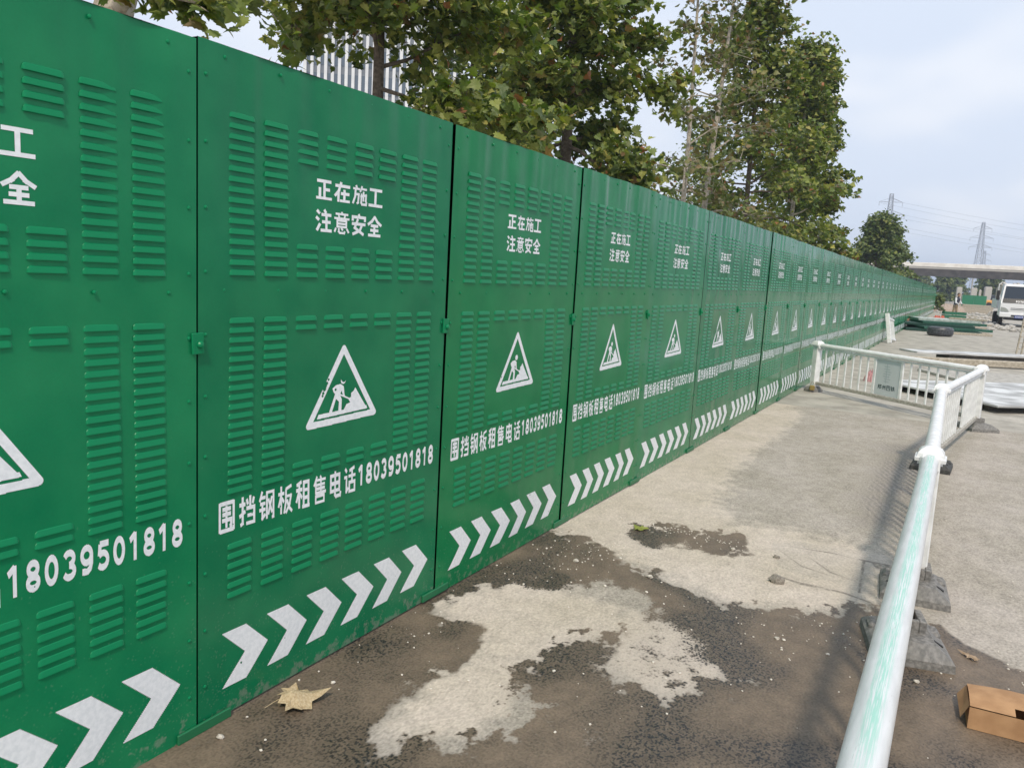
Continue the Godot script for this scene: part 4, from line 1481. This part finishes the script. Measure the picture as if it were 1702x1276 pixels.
func person(at: Vector3) -> void:
	var t := thing("person", "person in white shirt and dark vest with khaki trousers standing by the green sheets", "person", at, 0.9)
	var b := []
	for s in [-1.0, 1.0]:
		b.append([Vector3(s * 0.09, 0.92, 0.0), Vector3(s * 0.10, 0.50, 0.05 * s), 0.085, 0.058])
		b.append([Vector3(s * 0.10, 0.50, 0.05 * s), Vector3(s * 0.10, 0.08, -0.02 + 0.06 * s), 0.056, 0.040])
		b.append([Vector3(s * 0.10, 0.045, -0.03 + 0.06 * s), Vector3(s * 0.115, 0.035, 0.13 + 0.06 * s), 0.042, 0.034])
		b.append([Vector3(s * 0.17, 1.40, 0.10), Vector3(s * 0.23, 1.14, 0.18), 0.052, 0.042])
		b.append([Vector3(s * 0.23, 1.14, 0.18), Vector3(s * 0.15, 1.02, 0.40), 0.040, 0.029])
		b.append([Vector3(s * 0.15, 1.02, 0.40), Vector3(s * 0.13, 1.00, 0.49), 0.032, 0.022])
	b.append([Vector3(0, 0.95, 0), Vector3(0, 1.20, 0.06), 0.135, 0.135])
	b.append([Vector3(-0.08, 1.36, 0.10), Vector3(0.08, 1.36, 0.10), 0.11, 0.11])
	b.append([Vector3(0, 1.44, 0.11), Vector3(0, 1.56, 0.15), 0.055, 0.05])
	b.append([Vector3(0, 1.61, 0.17), Vector3(0, 1.67, 0.165), 0.080, 0.088])
	var paint := func(v: Vector3) -> Color:
		if v.y > 1.52 or (v.z > 0.40 and v.y > 0.9):
			return Color(0.38, 0.22, 0.15)
		if v.y < 0.09:
			return Color(0.03, 0.03, 0.03)
		if v.y < 0.98:
			return Color(0.30, 0.23, 0.15)
		return Color(0.04, 0.045, 0.07) if absf(v.x) < 0.15 else Color(0.70, 0.72, 0.75)
	var m := mat(1, 1, 1, 0.8)
	m.albedo_color = Color.WHITE
	m.vertex_color_use_as_albedo = true
	put(blob(b, 0.03, 45.0, paint), "body", m, t)
	var hb := [[Vector3(0, 1.70, 0.150), Vector3(0, 1.68, 0.125), 0.088, 0.085]]
	put(blob(hb, 0.025, 45.0, func(_v): return Color(0.02, 0.018, 0.015)), "hair", m, t)

func heap(called: String, label: String, cat: String, at: Vector3, rx: float, rz: float, hgt: float, m: Material, sd: int, rough := 0.3, turn := 0.0) -> Node3D:
	var n := FastNoiseLite.new()
	n.seed = sd
	n.frequency = 1.3
	var st := new_st()
	var nr := 14
	var na := 36
	var g := []
	for i in nr + 1:
		var row := []
		for j in na:
			var q := float(i) / nr
			var a := TAU * j / na
			var e := 1.0 + 0.25 * n.get_noise_2d(cos(a) * 1.5, sin(a) * 1.5)
			var y := hgt * pow(1.0 - q * q, 0.5) * (1.0 + rough * 0.9 * n.get_noise_2d(cos(a) * q * 3.0 + 9.0, sin(a) * q * 3.0))
			row.append(Vector3(cos(a) * q * rx * e, maxf(y, 0.0) - 0.01, sin(a) * q * rz * e))
		g.append(row)
	for i in nr:
		for j in na:
			face(st, [g[i][j], g[i + 1][j], g[i + 1][(j + 1) % na], g[i][(j + 1) % na]], Vector3.UP)
	var o := done(st, called, m, self, at)
	o.rotation.y = turn
	tag(o, label, cat)
	return o

func slab(called: String, label: String, cat: String, group: String, at: Vector3, s: Vector3, m: Material, turn := 0.0, tilt := 0.0, bev := 0.004) -> MeshInstance3D:
	var st := new_st()
	box(st, Vector3(0, s.y / 2, 0), s, Basis(), bev)
	var o := done(st, called, m, self, at)
	o.rotation = Vector3(0, turn, tilt)
	tag(o, label, cat, group)
	return o

func yard() -> void:
	truck(D(2.95, 0, 54.0))
	person(D(-0.30, 0, 61.5))
	# road plates lying on bearers across the way
	var t := thing("steel_road_plate", "large whitish steel plate lying flat behind the guard rail corner", "steel plate", D(1.85, 0, 15.6), 0.72, "plates and beams laid across the road")
	var st := new_st()
	box(st, Vector3(0, 0.105, 0), Vector3(5.6, 0.03, 2.6), Basis(), 0.004)
	done(st, "plate", M.plate, t)
	for z in [-1.0, 0.95]:
		st = new_st()
		box(st, Vector3(0, 0.045, z), Vector3(5.3, 0.088, 0.09))
		done(st, "bearer", M.plate_dark, t)
	slab("steel_road_plate", "grey steel plate flat on the road behind the whitish one", "steel plate", "plates and beams laid across the road", D(2.3, 0.002, 18.9), Vector3(5.6, 0.05, 1.9), M.concrete, 0.46)
	slab("long_beam", "long pale square beam lying across the road, nearer of two", "beam", "plates and beams laid across the road", D(1.45, 0.02, 21.65), Vector3(6.2, 0.15, 0.17), M.timber, 0.54, 0.0, 0.015)
	t = thing("raised_sheet", "narrow white sheet raised over a dark gap behind the long beam", "sheet", D(1.9, 0, 23.6), 0.60, "plates and beams laid across the road")
	st = new_st()
	box(st, Vector3(0, 0.20, 0), Vector3(7.0, 0.04, 0.75), Basis(), 0.004)
	done(st, "sheet", M.plate, t)
	st = new_st()
	box(st, Vector3(0.4, 0.09, 0), Vector3(6.0, 0.176, 0.5))
	done(st, "bearer", M.plate_dark, t)
	# beige ladder-like post with a board at the right edge
	t = thing("lattice_post", "beige ladder-like post with a beige board at the right edge", "post", D(1.47, 0, 25.0), 0.3)
	for x in [-0.06, 0.06]:
		st = new_st()
		bar(st, Vector3(x, 0.0, 0), Vector3(x + 0.10, 1.32, 0), 0.035)
		done(st, "upright", M.timber, t)
	for i in 8:
		st = new_st()
		bar(st, Vector3(-0.06 + 0.0122 * i, 0.12 + 0.16 * i, 0), Vector3(0.06 + 0.0122 * i, 0.12 + 0.16 * i, 0), 0.022)
		done(st, "rung", M.timber, t)
	st = new_st()
	box(st, Vector3(0.75, 0.26, 0.0), Vector3(1.2, 0.46, 0.04), Basis(), 0.004)
	done(st, "board", worn(81, [0.42, 0.36, 0.24], [0.56, 0.50, 0.37], 0.8, 1.0), t)
	# a broken piece of guard rail leaning on the hoarding
	t = thing("leaning_rail_piece", "broken white guard rail piece leaning against the hoarding", "rail piece", D(-1.80, 0, 27.6), 0.0)
	t.rotation = Vector3(-0.10, -0.12, 0.20)
	st = new_st()
	box(st, Vector3(0, 0.47, 0), Vector3(0.12, 0.94, 0.10), Basis(), 0.01)
	done(st, "post", M.white, t)
	for y in [0.16, 0.80]:
		st = new_st()
		box(st, Vector3(0.0, y, -0.52), Vector3(0.05, 0.06, 0.94), Basis(), 0.008)
		done(st, "rail", M.white, t)
	for i in 6:
		st = new_st()
		box(st, Vector3(0.0, 0.48, -0.18 - 0.15 * i), Vector3(0.02, 0.6, 0.035))
		done(st, "baluster", M.white, t)
	# fanned pile of dismantled green panels
	var greens := [worn(82, [0.012, 0.07, 0.045], [0.03, 0.12, 0.08], 0.4, 0.8), worn(83, [0.30, 0.36, 0.33], [0.55, 0.58, 0.55], 0.45, 0.5), mat(0.010, 0.05, 0.035, 0.4)]
	var pile := [[-0.70, 39.6, 0.012, 0.20, 2, "bottom dark green panel of the pile on the road"], [-0.35, 39.9, 0.12, 0.42, 0, "second dark green panel from the bottom of the pile"], [-0.80, 40.3, 0.225, 0.10, 2, "third dark green panel from the bottom of the pile"], [-0.45, 40.7, 0.33, 0.34, 0, "green panel just under the pale topmost sheet of the pile"], [-0.60, 41.2, 0.43, 0.26, 1, "pale topmost sheet of the pile on the road"]]
	for i in pile.size():
		var q: Array = pile[i]
		slab("dismantled_panel", q[5], "panel", "dismantled panels piled beside the hoarding", D(q[0], q[2], q[1]), Vector3(2.9 - 0.1 * i, 0.098, 1.9), greens[q[4]], q[3])
	for i in 3:
		slab("loose_board", ["loose board sticking out right of the panel pile", "thin loose board beyond the panel pile", "short pale board on top beyond the pile"][i], "board", "boards round the panel pile", D(0.55 - 0.1 * i, [0.0, 0.0, 0.53][i] + 0.004, 38.2 + 1.3 * i), Vector3(1.5, 0.09, 0.16), M.timber, 0.35 - 0.3 * i)
	t = thing("truck_tyre", "large grey tyre lying flat in front of the panel pile", "tyre", D(-0.58, 0, 35.4))
	st = new_st()
	lathe(st, Vector3.ZERO, [[0.03, 0.27], [0.0, 0.34], [0.03, 0.43], [0.10, 0.465], [0.26, 0.465], [0.33, 0.43], [0.36, 0.34], [0.33, 0.27], [0.03, 0.27]], 36)
	done(st, "tyre", worn(84, [0.03, 0.033, 0.04], [0.085, 0.09, 0.10], 0.45, 1.0), t)
	# orange netting, crate, mounds, stacks farther on
	heap("netting_heap", "crumpled orange-red safety netting on the panels", "netting", D(-0.95, 0, 50.0), 0.62, 0.8, 0.36, worn(85, [0.50, 0.10, 0.06], [0.72, 0.22, 0.15], 0.7, 1.4, 0.05, 6.0), 5, 0.9)
	t = thing("green_crate", "small green crate behind the orange netting", "crate", D(-0.30, 0, 57.0), 0.2)
	st = new_st()
	for y in [0.10, 0.30, 0.50]:
		for s in [-1.0, 1.0]:
			box(st, Vector3(0, y, s * 0.4), Vector3(1.2, 0.16, 0.03))
			box(st, Vector3(s * 0.6, y, 0), Vector3(0.03, 0.16, 0.77))
	done(st, "slats", mat(0.02, 0.14, 0.08, 0.6), t)
	st = new_st()
	box(st, Vector3(0, 0.06, 0), Vector3(1.16, 0.03, 0.76))
	done(st, "floor", mat(0.02, 0.14, 0.08, 0.6), t)
	heap("earth_mound", "low tan earth mound beside the end of the hoarding", "mound", D(-1.0, 0, 88.0), 1.5, 3.0, 0.75, worn(86, [0.32, 0.25, 0.20], [0.46, 0.38, 0.31], 0.95, 0.5, 0.03, 4.0), 8, 0.25)
	for i in 5:
		slab("stacked_timber", ["lowest", "second", "third", "fourth", "topmost"][i] + " pale timber of the far stack before the green screen", "timber", "timber stacked far down the road", D(1.35 + 0.15 * sin(i * 2.1), 0.006 + 0.17 * i, 88.0 + 0.2 * i), Vector3(3.2 - 0.15 * i, 0.15, 0.9), M.timber, 0.08 * sin(i * 1.7))
	for i in 3:
		t = thing("cable_coil", ["grey coil of cable lying left of two others", "grey coil of cable lying in the middle of three", "grey coil of cable lying right of two others"][i], "coil", D(2.5 + 0.75 * i, 0, 80.0 + 2.0 * i), 0.0, "coils lying left of the truck")
		st = new_st()
		for k in 4:
			var pts := []
			var rad := []
			for j in 25:
				var a := TAU * j / 24
				var r: float = 0.42 - 0.05 * k
				pts.append(Vector3(cos(a) * r, 0.06 + 0.09 * k + 0.10 * sin(a * 2 + i), sin(a) * r))
				rad.append(0.05)
			tube(st, pts, rad, 6, false)
		done(st, "cable", M.white_dirty, t)
	var screen_m := mat(0.012, 0.16, 0.07, 0.5)
	for q in [[-6.4, 130.0, 1.9, 1.6, "far green site screen just right of the hoarding's end"], [1.75, 148.0, 3.4, 1.75, "far green site screen beneath the overpass, wider one"]]:
		t = thing("site_screen", q[4], "screen", D(q[0] + 3.2 if q[0] < 0 else q[0], 0, q[1]), 0.0, "green screens far down the road")
		for k in 2:
			st = new_st()
			box(st, Vector3((k - 0.5) * q[2] / 2, q[3] / 2 + 0.05, 0), Vector3(q[2] / 2 - 0.02, q[3], 0.04), Basis(), 0.01)
			done(st, "screen_panel", screen_m, t)
		for k in 3:
			st = new_st()
			box(st, Vector3((k - 1) * q[2] / 2, q[3] / 2, -0.06), Vector3(0.07, q[3] + 0.1, 0.07))
			done(st, "post", M.white_dirty, t)
	var cols := [[-0.55, 168.0, 0.8, 3.2, "leftmost of the concrete stubs under the overpass"], [1.75, 168.0, 0.9, 3.2, "second concrete stub under the overpass from the left"], [2.75, 168.0, 0.35, 2.9, "thinnest concrete stub under the overpass"], [3.95, 168.0, 1.05, 3.5, "broadest concrete stub under the overpass"]]
	for q in cols:
		t = thing("concrete_stub", q[4], "column", D(q[0], 0, q[1]), 0.2, "concrete stubs under the overpass")
		st = new_st()
		loft(st, Vector3.ZERO, [[0, q[2] / 2, q[2] / 2], [q[3] - 0.15, q[2] / 2, q[2] / 2], [q[3], q[2] / 2 - 0.08, q[2] / 2 - 0.08]])
		done(st, "shaft", M.concrete, t)
	for q in [[1.6, 200.0, 6.0, "pale lamp pole standing under the overpass"], [7.6, 210.0, 4.6, "lamp pole left of the white truck's roof"]]:
		t = thing("lamp_pole", q[3], "lamp pole", D(q[0], 0, q[1]), 0.0, "far lamp poles")
		st = new_st()
		tube(st, [Vector3.ZERO, Vector3(0, q[2], 0)], [0.14, 0.09], 8)
		done(st, "pole", M.white_dirty, t)
		st = new_st()
		tube(st, [Vector3(0, q[2] - 0.1, 0), Vector3(0.5, q[2] + 0.2, 0), Vector3(1.1, q[2] + 0.25, 0)], [0.05, 0.05, 0.08], 6)
		done(st, "lamp_arm", M.white_dirty, t)
	# orange loader
	t = thing("orange_loader", "orange loader parked far away left of the white truck", "loader", D(4.3, 0, 150.0), 0.3)
	var om := mat(0.62, 0.28, 0.04, 0.45)
	st = new_st()
	loft(st, Vector3(0, 0.45, 0), [[0, 1.1, 0.8], [0.55, 1.1, 0.8], [0.75, 0.95, 0.7]])
	done(st, "body", om, t)
	st = new_st()
	loft(st, Vector3(0.35, 1.2, 0), [[0, 0.45, 0.6], [0.75, 0.38, 0.52], [0.82, 0.34, 0.48]])
	done(st, "cab", M.glass, t)
	st = new_st()
	box(st, Vector3(-1.35, 0.5, 0), Vector3(0.5, 0.6, 1.6), Basis(Vector3.BACK, 0.4), 0.05)
	done(st, "bucket", om, t)
	for s in [[-0.7, 0.75], [0.75, 0.75], [-0.7, -0.75], [0.75, -0.75]]:
		st = new_st()
		lathe(st, Vector3(s[0], 0.42, s[1]), [[-0.15, 0.0], [-0.15, 0.42], [0.15, 0.42], [0.15, 0.0]], 16, Basis(Vector3(1, 0, 0), Vector3(0, 0, 1), Vector3(0, -1, 0)))
		done(st, "wheel", M.black, t)
	# broken concrete and offcuts strewn about the site
	var mm := MultiMesh.new()
	mm.transform_format = MultiMesh.TRANSFORM_3D
	mm.mesh = stone_mesh(60, 0.09)
	mm.instance_count = 260
	rng.seed = 616
	for i in 260:
		var f := 46.0 + 60.0 * pow(rng.randf(), 1.3)
		var x: float = [-0.9, 0.9, 2.0, 1.6][i % 4] + rng.randfn() * 0.6
		var k := rng.randf_range(0.3, 1.9)
		mm.set_instance_transform(i, Transform3D(Basis(Vector3.UP, rng.randf() * TAU).scaled(Vector3.ONE * k), D(maxf(x, -1.8), 0.035 * k, f)))
	var mi := MultiMeshInstance3D.new()
	mi.name = "rubble"
	mi.multimesh = mm
	mi.material_override = M.concrete
	add_child(mi)
	stuff(mi)
	tag(mi, "broken concrete rubble strewn over the far road", "rubble")
	var offcuts := [[0.55, 46.0, 0.6, 1.9, "pale plank lying right of the orange netting"], [1.10, 52.0, -0.3, 2.2, "pale plank lying left of the truck's front wheel"], [0.30, 70.0, 0.2, 2.6, "plank lying just beyond the standing person"], [1.30, 72.0, -0.5, 1.8, "short plank lying before the timber stack"], [1.75, 66.0, 0.9, 2.4, "plank lying between the coils and the truck"]]
	for q in offcuts:
		slab("loose_plank", q[4], "plank", "planks strewn over the far road", D(q[0], 0.004, q[1]), Vector3(q[3], 0.10, 0.24), M.timber, q[2])
	# shrub at the very end of the hoarding
	tree("leafy_shrub", "small dark shrub at the far end of the hoarding", "", {"seed": 77, "at": D(-1.75, 0, 84.0), "trunk": 0.05, "low": 0.2, "high": 1.6, "reach": 0.7, "branches": 14, "twigs": 6, "per": 10, "size": 0.16, "pal": DARK, "bark": M.timber, "kind": 3}).set_meta("category", "shrub")

# ---------------------------------------------------------------- small things close by
func small_things() -> void:
	# cardboard carton with a hand hole in its top
	var t := thing("cardboard_box", "flat brown cardboard carton with a hand hole at the lower right", "box", D(0.20, 0, 3.27), 0.05)
	var st := new_st()
	var w := 0.55
	var d := 0.19
	var h := 0.085
	face(st, [Vector3(0, 0.002, 0), Vector3(w, 0.002, 0), Vector3(w, h, 0), Vector3(0, h, 0)], Vector3(0, 0, 1))
	face(st, [Vector3(0, 0.002, -d), Vector3(w, 0.002, -d), Vector3(w, h, -d), Vector3(0, h, -d)], Vector3(0, 0, -1))
	face(st, [Vector3(w, 0.002, 0), Vector3(w, 0.002, -d), Vector3(w, h, -d), Vector3(w, h, 0)], Vector3(1, 0, 0))
	face(st, [Vector3(0, 0.002, 0), Vector3(0, 0.002, -d), Vector3(0, h, -d), Vector3(0, h, 0)], Vector3(-1, 0, 0))
	face(st, [Vector3(0, 0.003, 0), Vector3(w, 0.003, 0), Vector3(w, 0.003, -d), Vector3(0, 0.003, -d)], Vector3(0, 1, 0))
	done(st, "walls", M.card, t)
	st = new_st()                                       # top flap, bowed, with the hole left open
	var us := [0.0, 0.07, 0.145, 0.235, 0.40, w]
	var vs := [0.0, 0.045, 0.085, 0.14, d]
	for i in us.size() - 1:
		for j in vs.size() - 1:
			if i == 2 and j == 0:
				continue
			var q := []
			for s in [[i, j], [i + 1, j], [i + 1, j + 1], [i, j + 1]]:
				var uu: float = us[s[0]]
				var vv: float = vs[s[1]]
				q.append(Vector3(uu, h + 0.004 + 0.010 * sin(vv / d * PI) + 0.012 * sin(uu * 9.0) * vv / d, -vv))
			face(st, q, Vector3.UP)
	done(st, "top_flap", M.card, t)
	st = new_st()
	face(st, [Vector3(-0.001, h - 0.002, -d), Vector3(-0.028, h - 0.05, -d - 0.01), Vector3(-0.024, h - 0.058, -0.02), Vector3(-0.001, h - 0.002, -0.01)], Vector3(-1, 0.4, 0))
	done(st, "side_flap", M.card, t)
	# dead plane leaf by the hoarding
	t = thing("fallen_leaf", "curled yellow plane leaf lying on the ground beside the hoarding", "leaf", D(-1.95, 0.006, 1.98), -0.7)
	st = new_st()
	var o := leaf_outline()
	var rings := 5
	for i in o.size():
		for k in rings:
			var q := []
			for s in [[i, k], [i + 1, k], [i + 1, k + 1], [i, k + 1]]:
				var e: Vector2 = o[s[0] % o.size()]
				var p := Vector2(0, 0.36).lerp(e, float(s[1]) / rings) * 0.175
				var a := p.angle()
				q.append(Vector3(p.x, 0.020 + 0.012 * cos(p.x * 55.0) - 0.9 * absf(p.x) * absf(p.x) + 0.005 * sin(a * 7.0) * s[1] / rings + 0.008 * sin(p.y * 45.0), -p.y))
			face(st, q, Vector3.UP)
	var lm := worn(91, [0.36, 0.27, 0.15], [0.52, 0.43, 0.28], 0.7, 9.0, 0.02)
	done(st, "blade", lm, t)
	st = new_st()
	tube(st, [Vector3(0, 0.02, 0.0), Vector3(0.01, 0.012, 0.03), Vector3(0.025, 0.004, 0.06)], [0.0018, 0.0015, 0.0012], 5)
	done(st, "stalk", lm, t)
	# torn yellow-green leaf and bark sliver
	for q in [["torn green leaf lying in the damp patch beside the hoarding", -1.58, 4.72, 0.10, [0.22, 0.25, 0.05], 1.0], ["dry tan leaf sliver on the damp ground right of the rail", 0.24, 3.92, 0.10, [0.38, 0.28, 0.19], 0.35]]:
		st = new_st()
		for i in o.size():
			var a: Vector2 = o[i] * q[3]
			var b: Vector2 = o[(i + 1) % o.size()] * q[3]
			tri(st, Vector3(0, 0.012, -0.036), Vector3(a.x * q[5], 0.005 + 0.006 * sin(i * 2.0), -a.y), Vector3(b.x * q[5], 0.005 + 0.006 * sin((i + 1) * 2.0), -b.y), Vector3.UP)
		var lf := done(st, "fallen_leaf", mat(q[4][0], q[4][1], q[4][2], 0.7), self, D(q[1], 0.004, q[2]))
		lf.rotation.y = 1.1 if q[5] > 0.5 else 0.9
		tag(lf, q[0], "leaf")
	# stones one can point at
	var stone_m := worn(92, [0.40, 0.37, 0.32], [0.62, 0.58, 0.52], 0.85, 8.0)
	var dark_m := worn(93, [0.17, 0.15, 0.13], [0.30, 0.27, 0.23], 0.85, 8.0)
	var stones := [[-0.69, 4.34, 0.034, 1, "brown stone at the end of the crack in the pale ground"], [-1.965, 1.72, 0.011, 0, "pale pebble by the foot plate of the nearest seam"], [-0.77, 4.74, 0.016, 1, "small dark stone on the mended ground"], [-1.02, 4.72, 0.013, 0, "pale stone at the edge of the upper damp patch"], [-1.28, 3.98, 0.013, 0, "pale stone in the middle of the damp ground"], [-1.70, 3.95, 0.014, 0, "white stone in the damp patch nearest the hoarding"], [-0.55, 3.62, 0.010, 0, "white pebble left of the rail on damp ground"], [0.02, 3.55, 0.010, 0, "pebble on damp ground just right of the rail"]]
	for i in stones.size():
		var s: Array = stones[i]
		var so := put(stone_mesh(i, s[2]), "stone", dark_m if s[3] == 1 else stone_m, self, D(s[0], s[2] * 0.4, s[1]))
		tag(so, s[4], "stone", "stones lying on the ground")
	# white grit strewn over the damp ground
	var mm := MultiMesh.new()
	mm.transform_format = MultiMesh.TRANSFORM_3D
	mm.mesh = stone_mesh(50, 0.0034)
	var spots := []
	rng.seed = 808
	for c in [[-1.72, 4.05, 0.13, 0.22, 90], [-1.45, 4.84, 0.16, 0.05, 70], [-1.15, 4.82, 0.14, 0.08, 40], [-0.32, 3.75, 0.20, 0.22, 45], [-1.3, 3.0, 0.5, 0.7, 70], [-0.9, 3.7, 0.4, 0.2, 40], [0.25, 3.6, 0.25, 0.35, 35], [0.3, 6.0, 0.5, 1.5, 30], [-1.9, 2.4, 0.08, 0.8, 30]]:
		for i in int(c[4]):
			var x: float = maxf(c[0] + rng.randfn() * c[2], -2.02)
			spots.append([x, c[1] + rng.randfn() * c[3], rng.randf_range(0.35, 1.5) * (1.6 if rng.randf() < 0.07 else 1.0)])
	mm.instance_count = spots.size()
	for i in spots.size():
		var s: Array = spots[i]
		mm.set_instance_transform(i, Transform3D(Basis(Vector3.UP, rng.randf() * TAU).scaled(Vector3.ONE * s[2]), D(s[0], 0.0015 * s[2], s[1])))
	var mi := MultiMeshInstance3D.new()
	mi.name = "grit"
	mi.multimesh = mm
	mi.material_override = mat(0.66, 0.62, 0.55, 0.8)
	add_child(mi)
	stuff(mi)
	tag(mi, "white grit strewn over the damp ground by the hoarding", "grit")
	# crumpled pink bag behind the crossing rail
	heap("plastic_bag", "crumpled pink bag on the road behind the name-plate rail", "bag", D(-1.22, 0, 15.4), 0.13, 0.10, 0.17, worn(94, [0.42, 0.20, 0.22], [0.62, 0.36, 0.36], 0.5, 6.0, 0.05), 3, 0.9)

func stone_mesh(sd: int, r: float) -> ArrayMesh:
	var n := FastNoiseLite.new()
	n.seed = sd + 3
	n.frequency = 1.1
	var s := SphereMesh.new()
	s.radius = 1.0
	s.height = 2.0
	s.radial_segments = 9
	s.rings = 5
	var a := s.get_mesh_arrays()
	var v: PackedVector3Array = a[Mesh.ARRAY_VERTEX]
	var ix: PackedInt32Array = a[Mesh.ARRAY_INDEX]
	var st := new_st()
	for i in range(0, ix.size(), 3):
		var q := []
		for k in 3:
			var p := v[ix[i + k]]
			p *= 1.0 + 0.55 * n.get_noise_3dv(p)
			q.append(Vector3(p.x * 1.2, p.y * 0.7, p.z) * r)
		tri(st, q[0], q[1], q[2], q[0] + q[1] + q[2])
	return st.commit()
